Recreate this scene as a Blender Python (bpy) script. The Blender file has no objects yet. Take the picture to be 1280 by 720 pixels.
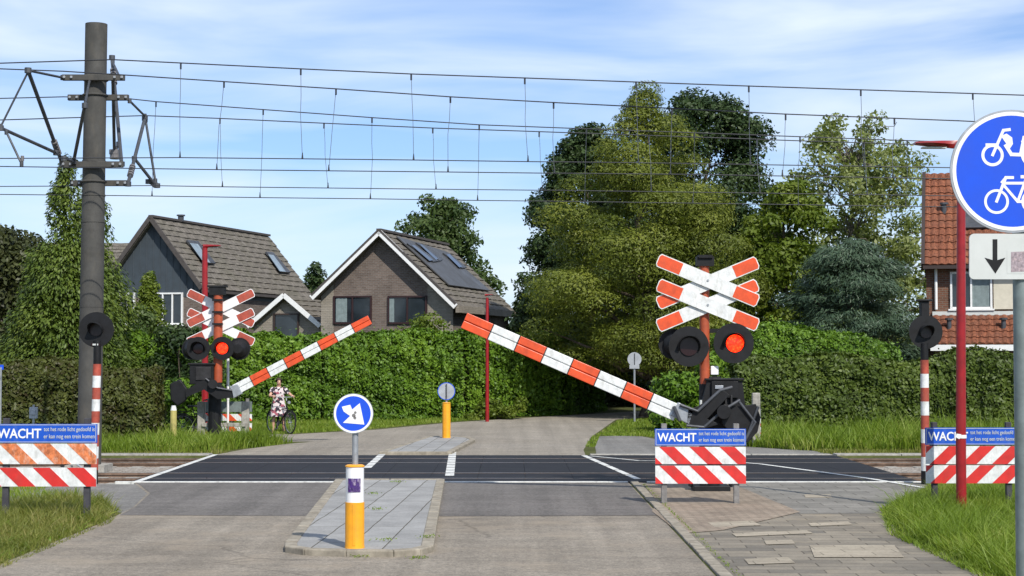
import bpy, bmesh, math, random
import numpy as np
from mathutils import Vector, Matrix
R = math.radians
random.seed(7)
rng = np.random.default_rng(11)
scene = bpy.context.scene
COL = scene.collection
# ------------------------------------------------------------------ camera model
CH, F = 2.3, 2174.0                       # eye height, focal length in photo pixels (1280 wide)
TH = math.atan(85.0 / F)                  # pitch up
ct, st = math.cos(TH), math.sin(TH)
def ray(px, py):
    x, y, z = px - 640.0, F, 360.0 - py
    return Vector((x, y * ct - z * st, y * st + z * ct))
def P(px, py, Y):                         # world point seen at a pixel, at distance Y
    d = ray(px, py); return Vector((0, 0, CH)) + d * (Y / d.y)
def G(px, py, z=0.0):                     # ground point seen at a pixel
    d = ray(px, py); return Vector((0, 0, CH)) + d * ((z - CH) / d.z)
def on_plane(px, py, o, n, off=0.0):
    d = ray(px, py); n = n.normalized(); c = Vector((0, 0, CH))
    return c + d * ((o + n * off - c).dot(n) / d.dot(n))
# ------------------------------------------------------------------ materials
def newmat(name):
    m = bpy.data.materials.new(name); m.use_nodes = True
    nt = m.node_tree; b = nt.nodes['Principled BSDF']
    return m, nt, b
def N(nt, t, **kw):
    n = nt.nodes.new(t)
    for k, v in kw.items():
        if k in n.inputs.keys(): n.inputs[k].default_value = v
        else: setattr(n, k, v)
    return n
def ramp(nt, fac, stops):
    r = nt.nodes.new('ShaderNodeValToRGB'); e = r.color_ramp.elements
    while len(e) < len(stops): e.new(0.5)
    for i, (p, c) in enumerate(stops):
        e[i].position = p; e[i].color = (*c, 1)
    nt.links.new(fac, r.inputs[0]); return r.outputs[0]
def coords(nt, kind='Object', scale=(1, 1, 1)):
    t = nt.nodes.new('ShaderNodeTexCoord'); m = nt.nodes.new('ShaderNodeMapping')
    m.inputs['Scale'].default_value = scale
    nt.links.new(t.outputs[kind], m.inputs['Vector']); return m.outputs[0]
def noise(nt, vec, scale, detail=4, rough=0.6):
    n = N(nt, 'ShaderNodeTexNoise', Scale=scale, Detail=detail, Roughness=rough)
    nt.links.new(vec, n.inputs['Vector']); return n.outputs['Fac']
def mixc(nt, fac, a, b, mode='MIX'):
    m = nt.nodes.new('ShaderNodeMix'); m.data_type = 'RGBA'; m.blend_type = mode
    for i, v in ((0, fac), (6, a), (7, b)):
        if hasattr(v, 'is_output') or hasattr(v, 'links'): nt.links.new(v, m.inputs[i])
        elif i == 0: m.inputs[0].default_value = v
        else: m.inputs[i].default_value = (*v, 1)
    return m.outputs[2]
def bump(nt, b, h, strength=0.4, dist=0.02):
    n = N(nt, 'ShaderNodeBump', Strength=strength, Distance=dist)
    nt.links.new(h, n.inputs['Height']); nt.links.new(n.outputs[0], b.inputs['Normal'])
def plain(name, c, rough=0.5, metal=0.0, wear=0.12, wscale=6.0, spec=0.5, dirt=None, dirtamt=0.5):
    m, nt, b = newmat(name)
    v = coords(nt); f = noise(nt, v, wscale, 6, 0.65)
    lo = tuple(max(0, x * (1 - wear * 2)) for x in c); hi = tuple(min(1, x * (1 + wear)) for x in c)
    col = ramp(nt, f, [(0.3, lo), (0.7, hi)])
    if dirt:
        f2 = noise(nt, coords(nt, scale=(1, 1, 0.35)), wscale * 1.7, 7, 0.7)
        fac = ramp(nt, f2, [(0.5, (0, 0, 0)), (0.75, (dirtamt,) * 3)])
        col = mixc(nt, fac, col, dirt)
    nt.links.new(col, b.inputs['Base Color'])
    r = ramp(nt, f, [(0.3, (min(1, rough * 1.25),) * 3), (0.7, (rough * 0.85,) * 3)])
    nt.links.new(r, b.inputs['Roughness'])
    b.inputs['Metallic'].default_value = metal
    b.inputs['Specular IOR Level'].default_value = spec
    return m
def leafmat(name, cols, trans=0.3, rough=0.5, nscale=0.6, spec=0.3):
    m, nt, b = newmat(name)
    a = nt.nodes.new('ShaderNodeAttribute'); a.attribute_name = 'rnd'
    f = noise(nt, coords(nt), nscale, 3, 0.5)
    ma = N(nt, 'ShaderNodeMath', operation='MULTIPLY_ADD'); nt.links.new(a.outputs['Fac'], ma.inputs[0]); ma.inputs[1].default_value = 0.55
    mb = N(nt, 'ShaderNodeMath', operation='MULTIPLY_ADD'); nt.links.new(f, mb.inputs[0]); mb.inputs[1].default_value = 1.1; mb.inputs[2].default_value = -0.32
    nt.links.new(mb.outputs[0], ma.inputs[2])
    col = ramp(nt, ma.outputs[0], [(0.1, cols[0]), (0.5, cols[1]), (0.95, cols[2])])
    nt.links.new(col, b.inputs['Base Color']); b.inputs['Roughness'].default_value = rough
    b.inputs['Specular IOR Level'].default_value = spec
    t = nt.nodes.new('ShaderNodeBsdfTranslucent')
    tc = mixc(nt, 1.0, col, (1.15, 1.2, 0.5), 'MULTIPLY'); nt.links.new(tc, t.inputs[0])
    s = nt.nodes.new('ShaderNodeMixShader'); s.inputs[0].default_value = trans
    nt.links.new(b.outputs[0], s.inputs[1]); nt.links.new(t.outputs[0], s.inputs[2])
    nt.links.new(s.outputs[0], nt.nodes['Material Output'].inputs['Surface'])
    return m
def emit(name, c, s):
    m, nt, b = newmat(name)
    f = N(nt, 'ShaderNodeTexVoronoi', Scale=22.0); nt.links.new(coords(nt), f.inputs['Vector'])
    col = ramp(nt, f.outputs['Distance'], [(0.0, (c[0], c[1] * 4, c[2] * 2)), (0.35, (c[0], c[1] * 1.4, c[2])), (0.7, tuple(x * 0.6 for x in c))])
    nt.links.new(col, b.inputs['Emission Color']); b.inputs['Base Color'].default_value = (*c, 1)
    b.inputs['Emission Strength'].default_value = s; b.inputs['Roughness'].default_value = 0.3
    return m
M = {}
M['white'] = plain('white_paint', (0.72, 0.73, 0.71), 0.5, wscale=9, dirt=(0.33, 0.31, 0.25), dirtamt=0.55)
M['white_clean'] = plain('white_gloss', (0.8, 0.8, 0.79), 0.4, wear=0.05)
M['red'] = plain('red_reflective', (0.62, 0.03, 0.025), 0.38, dirt=(0.3, 0.1, 0.08), dirtamt=0.3)
M['orange_red'] = plain('orange_red_paint', (0.72, 0.085, 0.02), 0.4, wear=0.15, dirt=(0.3, 0.08, 0.04), dirtamt=0.35)
M['dull_red'] = plain('weathered_red', (0.4, 0.07, 0.04), 0.6, wear=0.2, dirt=(0.25, 0.12, 0.1), dirtamt=0.5)
M['faded_orange'] = plain('faded_orange', (0.68, 0.2, 0.07), 0.5, wear=0.3, wscale=14, dirt=(0.7, 0.55, 0.45), dirtamt=0.85)
M['mast_orange'] = plain('mast_orange', (0.4, 0.075, 0.025), 0.5, wear=0.15)
M['lamp_red'] = plain('lamp_post_red', (0.3, 0.01, 0.014), 0.32, wear=0.15, dirt=(0.2, 0.04, 0.03), dirtamt=0.4)
M['blue'] = plain('sign_blue', (0.008, 0.075, 0.62), 0.35, wear=0.05)
M['blue_panel'] = plain('panel_blue', (0.01, 0.085, 0.5), 0.35, wear=0.08, dirt=(0.15, 0.25, 0.5), dirtamt=0.3)
M['yellow'] = plain('bollard_yellow', (0.85, 0.36, 0.012), 0.42, wear=0.08, dirt=(0.4, 0.25, 0.06), dirtamt=0.4)
M['black'] = plain('black_housing', (0.011, 0.011, 0.012), 0.55, wear=0.3, spec=0.3)
M['blacksoft'] = plain('black_rubber', (0.022, 0.021, 0.022), 0.7, wear=0.3)
M['steel'] = plain('galvanised_steel', (0.36, 0.38, 0.4), 0.5, metal=0.5, wear=0.15, wscale=12)
M['darksteel'] = plain('dark_grey_steel', (0.07, 0.075, 0.085), 0.5, metal=0.3, wear=0.2, dirt=(0.13, 0.12, 0.1), dirtamt=0.5)
M['mastgrey'] = plain('mast_grey', (0.078, 0.076, 0.07), 0.75, metal=0.1, wear=0.12, wscale=3, spec=0.25, dirt=(0.15, 0.13, 0.1), dirtamt=0.4)
M['postwood'] = plain('grey_post', (0.2, 0.19, 0.18), 0.8, wear=0.2)
M['darkpost'] = plain('dark_post', (0.05, 0.048, 0.055), 0.8, wear=0.2)
M['wire'] = plain('wire_black', (0.02, 0.022, 0.028), 0.5, wear=0.1)
M['dropper'] = plain('dropper_wire', (0.1, 0.11, 0.13), 0.5, wear=0.1)
M['insul'] = plain('insulator_pale', (0.16, 0.15, 0.15), 0.4)
M['sticker'] = plain('sticker_purple', (0.06, 0.02, 0.16), 0.5, wear=0.3, wscale=25, dirt=(0.6, 0.5, 0.6), dirtamt=0.9)
M['greysign'] = plain('sign_back_grey', (0.38, 0.4, 0.42), 0.5, metal=0.2, wear=0.12)
M['palegrey'] = plain('pale_sign_face', (0.55, 0.57, 0.54), 0.5, wear=0.05)
M['polegreen'] = plain('pole_grey_green', (0.2, 0.24, 0.23), 0.5, metal=0.3, wear=0.2)
M['concrete'] = plain('concrete', (0.36, 0.34, 0.3), 0.9, wear=0.2, wscale=9, spec=0.2, dirt=(0.14, 0.13, 0.09), dirtamt=0.6)
M['kerb'] = plain('kerb_concrete', (0.31, 0.275, 0.215), 0.9, wear=0.2, wscale=5, spec=0.2, dirt=(0.14, 0.12, 0.09), dirtamt=0.7)
M['road_paint'] = plain('road_paint', (0.66, 0.66, 0.62), 0.7, wear=0.1, wscale=6, spec=0.2, dirt=(0.16, 0.15, 0.14), dirtamt=0.85)
M['rail_rust'] = plain('rail_rust', (0.17, 0.11, 0.075), 0.8, wear=0.25)
M['railtop'] = plain('rail_top', (0.35, 0.34, 0.33), 0.3, metal=0.9)
M['skin'] = plain('skin', (0.55, 0.32, 0.22), 0.5, wear=0.05)
M['hair'] = plain('hair', (0.06, 0.03, 0.015), 0.6, wear=0.3)
M['brown_dark'] = plain('dark_brown_wood', (0.04, 0.025, 0.02), 0.5)
M['frame_red'] = plain('dark_red_frame', (0.03, 0.01, 0.01), 0.5)
M['bluegrey'] = plain('blue_grey_boards', (0.045, 0.058, 0.07), 0.6, wear=0.1, wscale=2)
M['verge_white'] = plain('white_bargeboard', (0.78, 0.78, 0.76), 0.5, wear=0.05)
M['cream'] = plain('cream_render', (0.6, 0.56, 0.45), 0.8, wear=0.05)
M['bark'] = plain('bark', (0.12, 0.095, 0.07), 0.95, wear=0.35, wscale=5, spec=0.1)
M['bark_pale'] = plain('pale_bark', (0.2, 0.18, 0.15), 0.95, wear=0.3, wscale=5, spec=0.1)
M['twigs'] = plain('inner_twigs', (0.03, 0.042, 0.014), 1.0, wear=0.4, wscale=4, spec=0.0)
M['weeds_brown'] = plain('dry_brown', (0.25, 0.19, 0.1), 0.9)
M['lit_red'] = emit('lit_red_lamp', (1.0, 0.018, 0.004), 3.2)
M['dark_lens'] = plain('dark_red_lens', (0.018, 0.003, 0.003), 0.3)
M['tyre'] = plain('tyre', (0.015, 0.015, 0.016), 0.8)
M['cloth_dark'] = plain('cloth_dark', (0.03, 0.03, 0.04), 0.9)
def glass(name, c=(0.03, 0.04, 0.05), rough=0.08):
    m, nt, b = newmat(name)
    f = noise(nt, coords(nt), 1.3, 3); col = ramp(nt, f, [(0.35, tuple(x * 0.5 for x in c)), (0.7, c)])
    nt.links.new(col, b.inputs['Base Color']); b.inputs['Roughness'].default_value = rough
    b.inputs['Specular IOR Level'].default_value = 0.7
    return m
M['glass'] = glass('window_glass'); M['skyglass'] = glass('skylight_glass', (0.25, 0.32, 0.36), 0.15)
M['solar'] = plain('solar_panel', (0.06, 0.06, 0.06), 0.5, wear=0.1, wscale=1)
M['curtain'] = plain('curtain', (0.2, 0.25, 0.25), 0.8)
# asphalt (sheet with noise, tar seams, wheel polish)
def asphalt(name, a, b_, seams=True, tint=None):
    m, nt, b = newmat(name)
    v = coords(nt)
    big = noise(nt, v, 0.35, 5, 0.6); fine = noise(nt, v, 45, 3, 0.8); mid = noise(nt, coords(nt, scale=(0.5, 1.6, 1)), 1.8, 6, 0.7)
    col = ramp(nt, big, [(0.3, a), (0.7, b_)])
    g = ramp(nt, fine, [(0.3, (0.6,) * 3), (0.7, (1.3,) * 3)]); col = mixc(nt, 1.0, col, g, 'MULTIPLY')
    g2 = ramp(nt, mid, [(0.3, (0.78,) * 3), (0.6, (1.06,) * 3)]); col = mixc(nt, 1.0, col, g2, 'MULTIPLY')
    sp_ = noise(nt, v, 13, 2, 0.9); g3 = ramp(nt, sp_, [(0.36, (0.78,) * 3), (0.5, (1.0,) * 3), (0.66, (1.2,) * 3)]); col = mixc(nt, 1.0, col, g3, 'MULTIPLY')
    tr_ = noise(nt, coords(nt, scale=(2.2, 0.06, 1)), 1.0, 4, 0.6); g4 = ramp(nt, tr_, [(0.35, (0.86,) * 3), (0.65, (1.1,) * 3)]); col = mixc(nt, 1.0, col, g4, 'MULTIPLY')
    if tint:
        f3 = noise(nt, v, 0.9, 4, 0.6); fr = ramp(nt, f3, [(0.5, (0, 0, 0)), (0.72, (0.5,) * 3)]); col = mixc(nt, fr, col, tint)
    if seams:
        w = N(nt, 'ShaderNodeTexVoronoi', Scale=0.33, feature='DISTANCE_TO_EDGE'); 
        vv = coords(nt, scale=(0.6, 1.5, 1)); nn = N(nt, 'ShaderNodeTexNoise', Scale=3.0)
        nt.links.new(vv, nn.inputs['Vector']); mm = mixc(nt, 0.12, vv, nn.outputs['Color']); nt.links.new(mm, w.inputs['Vector'])
        cr = ramp(nt, w.outputs['Distance'], [(0.0, (0.55,) * 3), (0.008, (1, 1, 1))]); col = mixc(nt, 0.7, col, cr, 'MULTIPLY')
    nt.links.new(col, b.inputs['Base Color']); b.inputs['Roughness'].default_value = 0.9
    b.inputs['Specular IOR Level'].default_value = 0.25
    bump(nt, b, fine, 0.5, 0.01)
    return m
M['asphalt_old'] = asphalt('asphalt_old', (0.215, 0.185, 0.145), (0.285, 0.25, 0.2), tint=(0.34, 0.28, 0.205))
M['asphalt_new'] = asphalt('asphalt_patch', (0.135, 0.123, 0.11), (0.175, 0.16, 0.145), seams=False)
M['asphalt_far'] = asphalt('asphalt_far', (0.25, 0.22, 0.175), (0.31, 0.275, 0.225), seams=False)
M['path_grey'] = asphalt('path_grey', (0.18, 0.17, 0.155), (0.23, 0.22, 0.2), seams=False)
def paving(name, c1, c2, mortar, bw, bh, scale=1.0, offset=0.5, rot=0.0, uv='Object', moss=None, mort=0.012):
    m, nt, b = newmat(name)
    t = nt.nodes.new('ShaderNodeTexCoord'); mp = nt.nodes.new('ShaderNodeMapping')
    mp.inputs['Rotation'].default_value = (0, 0, rot); nt.links.new(t.outputs[uv], mp.inputs[0])
    nn = N(nt, 'ShaderNodeTexNoise', Scale=1.5); nt.links.new(mp.outputs[0], nn.inputs['Vector'])
    wv = mixc(nt, 0.035, mp.outputs[0], nn.outputs['Color'], 'ADD')
    br = N(nt, 'ShaderNodeTexBrick', Scale=scale); br.offset = offset
    br.inputs['Brick Width'].default_value = bw; br.inputs['Row Height'].default_value = bh
    br.inputs['Mortar Size'].default_value = mort; br.inputs['Mortar Smooth'].default_value = 0.3
    br.inputs['Color1'].default_value = (*c1, 1); br.inputs['Color2'].default_value = (*c2, 1); br.inputs['Mortar'].default_value = (*mortar, 1)
    nt.links.new(wv, br.inputs['Vector'])
    f = noise(nt, mp.outputs[0], 1.1, 6, 0.7); g = ramp(nt, f, [(0.3, (0.72,) * 3), (0.68, (1.12,) * 3)])
    col = mixc(nt, 1.0, br.outputs['Color'], g, 'MULTIPLY')
    f2 = noise(nt, mp.outputs[0], 30, 3, 0.7); g2 = ramp(nt, f2, [(0.3, (0.82,) * 3), (0.7, (1.12,) * 3)]); col = mixc(nt, 1.0, col, g2, 'MULTIPLY')
    if moss:
        f4 = noise(nt, mp.outputs[0], 0.8, 6, 0.75); fr = ramp(nt, f4, [(0.55, (0, 0, 0)), (0.72, (0.6,) * 3)]); col = mixc(nt, fr, col, moss)
    nt.links.new(col, b.inputs['Base Color']); b.inputs['Roughness'].default_value = 0.88; b.inputs['Specular IOR Level'].default_value = 0.25
    inv = N(nt, 'ShaderNodeMath', operation='SUBTRACT'); inv.inputs[0].default_value = 1.0; nt.links.new(br.outputs['Fac'], inv.inputs[1])
    bump(nt, b, inv.outputs[0], 0.6, 0.012)
    return m
M['tiles_grey'] = paving('grey_slabs', (0.19, 0.18, 0.155), (0.245, 0.23, 0.2), (0.12, 0.11, 0.09), 0.6, 0.4)
M['island_slabs'] = paving('island_slabs', (0.29, 0.285, 0.27), (0.33, 0.325, 0.31), (0.1, 0.09, 0.065), 4.0, 0.42, rot=R(92), mort=0.009)
M['footway'] = paving('footway_slabs', (0.165, 0.148, 0.12), (0.27, 0.235, 0.18), (0.115, 0.1, 0.075), 0.6, 0.3, rot=R(2), moss=(0.3, 0.25, 0.17), mort=0.01)
M['klinkers'] = paving('brick_pavers', (0.27, 0.215, 0.16), (0.35, 0.285, 0.215), (0.16, 0.13, 0.095), 0.22, 0.11, rot=R(45), mort=0.012)
M['brick_brown'] = paving('brick_brown', (0.135, 0.1, 0.082), (0.19, 0.145, 0.12), (0.2, 0.18, 0.16), 0.22, 0.075, uv='UV', mort=0.012)
M['brick_pale'] = paving('brick_pale', (0.27, 0.235, 0.19), (0.33, 0.29, 0.24), (0.26, 0.24, 0.2), 0.22, 0.075, uv='UV', mort=0.012)
M['brick_red'] = paving('brick_red', (0.14, 0.06, 0.035), (0.2, 0.09, 0.055), (0.18, 0.15, 0.12), 0.22, 0.075, uv='UV', mort=0.012)
def rooftile(name, c1, c2, w=0.3, moss=(0.1, 0.1, 0.06)):
    m, nt, b = newmat(name)
    t = nt.nodes.new('ShaderNodeTexCoord')
    br = N(nt, 'ShaderNodeTexBrick', Scale=1.0); br.offset = 0.0
    br.inputs['Brick Width'].default_value = w; br.inputs['Row Height'].default_value = 0.34; br.inputs['Mortar Size'].default_value = 0.01
    br.inputs['Color1'].default_value = (*c1, 1); br.inputs['Color2'].default_value = (*c2, 1); br.inputs['Mortar'].default_value = (*[x * 0.4 for x in c1], 1)
    nt.links.new(t.outputs['UV'], br.inputs['Vector'])
    f = noise(nt, coords(nt), 0.7, 6, 0.7); fr = ramp(nt, f, [(0.45, (0, 0, 0)), (0.72, (0.6,) * 3)])
    col = mixc(nt, fr, br.outputs['Color'], moss)
    f2 = noise(nt, coords(nt), 9, 3, 0.7); g2 = ramp(nt, f2, [(0.3, (0.75,) * 3), (0.7, (1.2,) * 3)]); col = mixc(nt, 1.0, col, g2, 'MULTIPLY')
    nt.links.new(col, b.inputs['Base Color']); b.inputs['Roughness'].default_value = 0.85; b.inputs['Specular IOR Level'].default_value = 0.25
    return m
M['roof_grey'] = rooftile('roof_grey_tiles', (0.13, 0.115, 0.095), (0.175, 0.155, 0.13), moss=(0.1, 0.095, 0.06))
M['roof_orange'] = rooftile('roof_orange_tiles', (0.17, 0.06, 0.033), (0.25, 0.09, 0.045), 0.25, moss=(0.12, 0.065, 0.045))
M['roof_trim'] = plain('roof_ridge', (0.07, 0.06, 0.055), 0.8)
def groundmat():
    m, nt, b = newmat('grassy_soil'); v = coords(nt)
    f = noise(nt, v, 1.2, 8, 0.7); col = ramp(nt, f, [(0.3, (0.055, 0.055, 0.025)), (0.5, (0.075, 0.085, 0.025)), (0.75, (0.13, 0.12, 0.06))])
    nt.links.new(col, b.inputs['Base Color']); b.inputs['Roughness'].default_value = 1.0; b.inputs['Specular IOR Level'].default_value = 0.1
    bump(nt, b, noise(nt, v, 25, 4), 0.6, 0.04); return m
M['ground'] = groundmat()
def ballastmat():
    m, nt, b = newmat('ballast'); v = coords(nt)
    vo = N(nt, 'ShaderNodeTexVoronoi', Scale=22.0); nt.links.new(v, vo.inputs['Vector'])
    sep = nt.nodes.new('ShaderNodeSeparateColor'); nt.links.new(vo.outputs['Color'], sep.inputs[0])
    col = ramp(nt, sep.outputs[0], [(0.0, (0.17, 0.14, 0.11)), (0.5, (0.31, 0.27, 0.22)), (1.0, (0.43, 0.39, 0.34))])
    nt.links.new(col, b.inputs['Base Color']); b.inputs['Roughness'].default_value = 0.95
    bump(nt, b, vo.outputs['Distance'], 0.9, 0.04); return m
M['ballast'] = ballastmat()
def deckmat():
    m, nt, b = newmat('rubber_deck'); v = coords(nt)
    f = noise(nt, v, 1.4, 6, 0.7); col = ramp(nt, f, [(0.3, (0.008, 0.008, 0.01)), (0.7, (0.016, 0.016, 0.0185))])
    f2 = noise(nt, coords(nt, scale=(0.3, 3, 1)), 2.0, 5, 0.7); g = ramp(nt, f2, [(0.35, (0.8,) * 3), (0.7, (1.35,) * 3)]); col = mixc(nt, 1.0, col, g, 'MULTIPLY')
    nt.links.new(col, b.inputs['Base Color']); b.inputs['Roughness'].default_value = 0.75; b.inputs['Specular IOR Level'].default_value = 0.3
    bump(nt, b, noise(nt, v, 30, 2), 0.3, 0.01); return m
M['deck'] = deckmat()
def dressmat():
    m, nt, b = newmat('floral_cloth'); v = coords(nt)
    vo = N(nt, 'ShaderNodeTexVoronoi', Scale=15.0); nt.links.new(v, vo.inputs['Vector'])
    sep = nt.nodes.new('ShaderNodeSeparateColor'); nt.links.new(vo.outputs['Color'], sep.inputs[0])
    r = nt.nodes.new('ShaderNodeValToRGB'); r.color_ramp.interpolation = 'CONSTANT'; e = r.color_ramp.elements
    e.new(0.5); e.new(0.8)
    for i, (p, c) in enumerate([(0, (0.6, 0.54, 0.52)), (0.34, (0.025, 0.02, 0.03)), (0.7, (0.6, 0.5, 0.5)), (0.86, (0.3, 0.08, 0.11))]):
        e[i].position = p; e[i].color = (*c, 1)
    nt.links.new(sep.outputs[0], r.inputs[0]); nt.links.new(r.outputs[0], b.inputs['Base Color']); b.inputs['Roughness'].default_value = 0.9
    return m
M['dress'] = dressmat()
# foliage
L = {}
L['laurel'] = leafmat('laurel_leaf', [(0.036, 0.08, 0.008), (0.1, 0.19, 0.014), (0.19, 0.3, 0.026)], 0.2, 0.5, spec=0.3)
L['beech'] = leafmat('beech_hedge_leaf', [(0.06, 0.045, 0.018), (0.075, 0.09, 0.018), (0.13, 0.145, 0.03)], 0.25, nscale=1.4)
L['thuja'] = leafmat('thuja_spray', [(0.045, 0.075, 0.012), (0.09, 0.135, 0.018), (0.15, 0.19, 0.03)], 0.15)
L['olive'] = leafmat('feathery_olive', [(0.075, 0.1, 0.013), (0.135, 0.165, 0.02), (0.22, 0.24, 0.036)], 0.3)
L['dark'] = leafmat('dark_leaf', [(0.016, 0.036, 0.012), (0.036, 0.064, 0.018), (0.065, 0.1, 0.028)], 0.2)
L['pale'] = leafmat('pale_leaf', [(0.14, 0.17, 0.05), (0.21, 0.25, 0.08), (0.33, 0.36, 0.15)], 0.4)
L['bright'] = leafmat('bright_leaf', [(0.07, 0.11, 0.012), (0.12, 0.17, 0.018), (0.19, 0.23, 0.035)], 0.35)
L['spruce'] = leafmat('blue_green_needles', [(0.032, 0.058, 0.03), (0.055, 0.092, 0.05), (0.1, 0.145, 0.085)], 0.1)
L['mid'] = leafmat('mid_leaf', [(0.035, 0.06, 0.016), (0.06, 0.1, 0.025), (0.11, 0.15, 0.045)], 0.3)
L['grass'] = leafmat('grass_blade', [(0.1, 0.155, 0.014), (0.17, 0.255, 0.022), (0.33, 0.35, 0.085)], 0.35, nscale=0.9)
L['grass_dry'] = leafmat('grass_blade_dry', [(0.1, 0.13, 0.02), (0.19, 0.21, 0.04), (0.38, 0.31, 0.13)], 0.35, nscale=0.9)
# ------------------------------------------------------------------ mesh helpers
def tag(o, label=None, cat=None, group=None, kind=None):
    if label: o['label'] = label
    if cat: o['category'] = cat
    if group: o['group'] = group
    if kind: o['kind'] = kind
    return o
def empty(name, loc, label, cat, group=None):
    o = bpy.data.objects.new(name, None); COL.objects.link(o); o.location = loc
    o.empty_display_size = 0.2
    return tag(o, label, cat, group)
def wloc(o):
    v = Vector((0, 0, 0))
    while o: v += o.location; o = o.parent
    return v
class MB:
    def __init__(s): s.v = []; s.f = []; s.m = []
    def add(s, vs, fs, mat=0):
        k = len(s.v); s.v += [Vector(p) for p in vs]; s.f += [tuple(i + k for i in f) for f in fs]; s.m += [mat] * len(fs); return s
    def box(s, c, size, mat=0, rot=None):
        c = Vector(c); hx, hy, hz = [q / 2 for q in size]
        vs = [Vector((x, y, z)) for x in (-hx, hx) for y in (-hy, hy) for z in (-hz, hz)]
        if rot is not None: vs = [rot @ p for p in vs]
        return s.add([c + p for p in vs], [(0, 1, 3, 2), (4, 6, 7, 5), (0, 4, 5, 1), (2, 3, 7, 6), (0, 2, 6, 4), (1, 5, 7, 3)], mat)
    def bar(s, a, b, w, h, mat=0, up=(0, 0, 1)):
        a = Vector(a); b = Vector(b); d = (b - a).normalized(); u = Vector(up)
        if abs(d.dot(u)) > 0.99: u = Vector((0, 1, 0))
        x = d.cross(u).normalized() * w / 2; y = x.cross(d).normalized() * h / 2
        vs = [p + i * x + j * y for p in (a, b) for i, j in ((-1, -1), (1, -1), (1, 1), (-1, 1))]
        return s.add(vs, [(3, 2, 1, 0), (4, 5, 6, 7), (0, 1, 5, 4), (1, 2, 6, 5), (2, 3, 7, 6), (3, 0, 4, 7)], mat)
    def tube(s, pts, r, n=10, mat=0, cap=True, closed=False):
        pts = [Vector(p) for p in pts]; rs = r if isinstance(r, (list, tuple)) else [r] * len(pts)
        k0 = len(s.v); prev = None; m = len(pts)
        for i, p in enumerate(pts):
            if closed: d = pts[(i + 1) % m] - pts[i - 1]
            else: d = pts[min(i + 1, m - 1)] - pts[max(i - 1, 0)]
            d.normalize()
            if prev is None:
                u = Vector((0, 0, 1)) if abs(d.z) < 0.9 else Vector((0, 1, 0)); x = d.cross(u).normalized()
            else: x = (prev - d * prev.dot(d)).normalized()
            prev = x; y = d.cross(x)
            for j in range(n):
                a = 2 * math.pi * j / n; s.v.append(p + (x * math.cos(a) + y * math.sin(a)) * rs[i])
        for i in range(m if closed else m - 1):
            i2 = (i + 1) % m
            for j in range(n):
                s.f.append((k0 + i * n + j, k0 + i2 * n + j, k0 + i2 * n + (j + 1) % n, k0 + i * n + (j + 1) % n)); s.m.append(mat)
        if cap and not closed:
            s.f.append(tuple(k0 + j for j in range(n))); s.m.append(mat)
            s.f.append(tuple(k0 + (m - 1) * n + j for j in reversed(range(n)))); s.m.append(mat)
        return s
    def poly(s, pts, thick, mat=0, n=None, side=None):        # extruded polygon, from pts by thick along n
        pts = [Vector(p) for p in pts]
        if n is None: n = (pts[1] - pts[0]).cross(pts[2] - pts[0]).normalized()
        n = Vector(n); k = len(pts); sm = mat if side is None else side
        b = [p + n * thick for p in pts]
        s.add(pts + b, [tuple(reversed(range(k)))], mat); base = len(s.v) - 2 * k
        s.f.append(tuple(base + k + i for i in range(k))); s.m.append(mat)
        for i in range(k):
            j = (i + 1) % k; s.f.append((base + i, base + j, base + k + j, base + k + i)); s.m.append(sm)
        return s
    def disc(s, c, r, thick, mat=0, n=40, ax=(0, -1, 0), r0=None):  # solid disc or ring; front face along ax
        c = Vector(c); ax = Vector(ax).normalized()
        u = Vector((0, 0, 1)).cross(ax).normalized() if abs(ax.z) < 0.9 else Vector((1, 0, 0)); w = ax.cross(u)
        circ = [c + (u * math.cos(2 * math.pi * i / n) + w * math.sin(2 * math.pi * i / n)) * r for i in range(n)]
        if not r0: return s.poly(circ, thick, mat, ax)
        inn = [c + (u * math.cos(2 * math.pi * i / n) + w * math.sin(2 * math.pi * i / n)) * r0 for i in range(n)]
        for i in range(n):
            j = (i + 1) % n; s.poly([inn[i], circ[i], circ[j], inn[j]], thick, mat, ax)
        return s
    def build(s, name, mats, parent=None, smooth=False, bevel=0.0, root=None):
        me = bpy.data.meshes.new(name); off = wloc(parent) if parent else Vector((0, 0, 0))
        loc = Vector((0, 0, 0))
        me.from_pydata([tuple(p - off) for p in s.v], [], s.f)
        mats = mats if isinstance(mats, (list, tuple)) else [mats]
        for m in mats: me.materials.append(m)
        me.polygons.foreach_set('material_index', s.m)
        uv = me.uv_layers.new(name='UVMap')
        Z = Vector((0, 0, 1))
        for p in me.polygons:
            nn = p.normal
            if abs(nn.z) < 0.97: u = Z.cross(nn).normalized(); w = nn.cross(u)
            else: u = Vector((1, 0, 0)); w = Vector((0, 1, 0))
            for li in p.loop_indices:
                q = me.vertices[me.loops[li].vertex_index].co; uv.data[li].uv = (q.dot(u), q.dot(w))
        if smooth: me.shade_smooth(); me.set_sharp_from_angle(angle=R(40))
        me.update()
        o = bpy.data.objects.new(name, me); COL.objects.link(o)
        if parent: o.parent = parent
        if bevel:
            b = o.modifiers.new('bevel', 'BEVEL'); b.width = bevel; b.segments = 2; b.limit_method = 'ANGLE'; b.angle_limit = R(35)
        return o
def top_mesh(mb, name, mats, loc, **kw):   # single-mesh thing with its origin at its base
    o = mb.build(name, mats, None, **kw); loc = Vector(loc)
    o.data.transform(Matrix.Translation(-loc)); o.location = loc; return o
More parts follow.
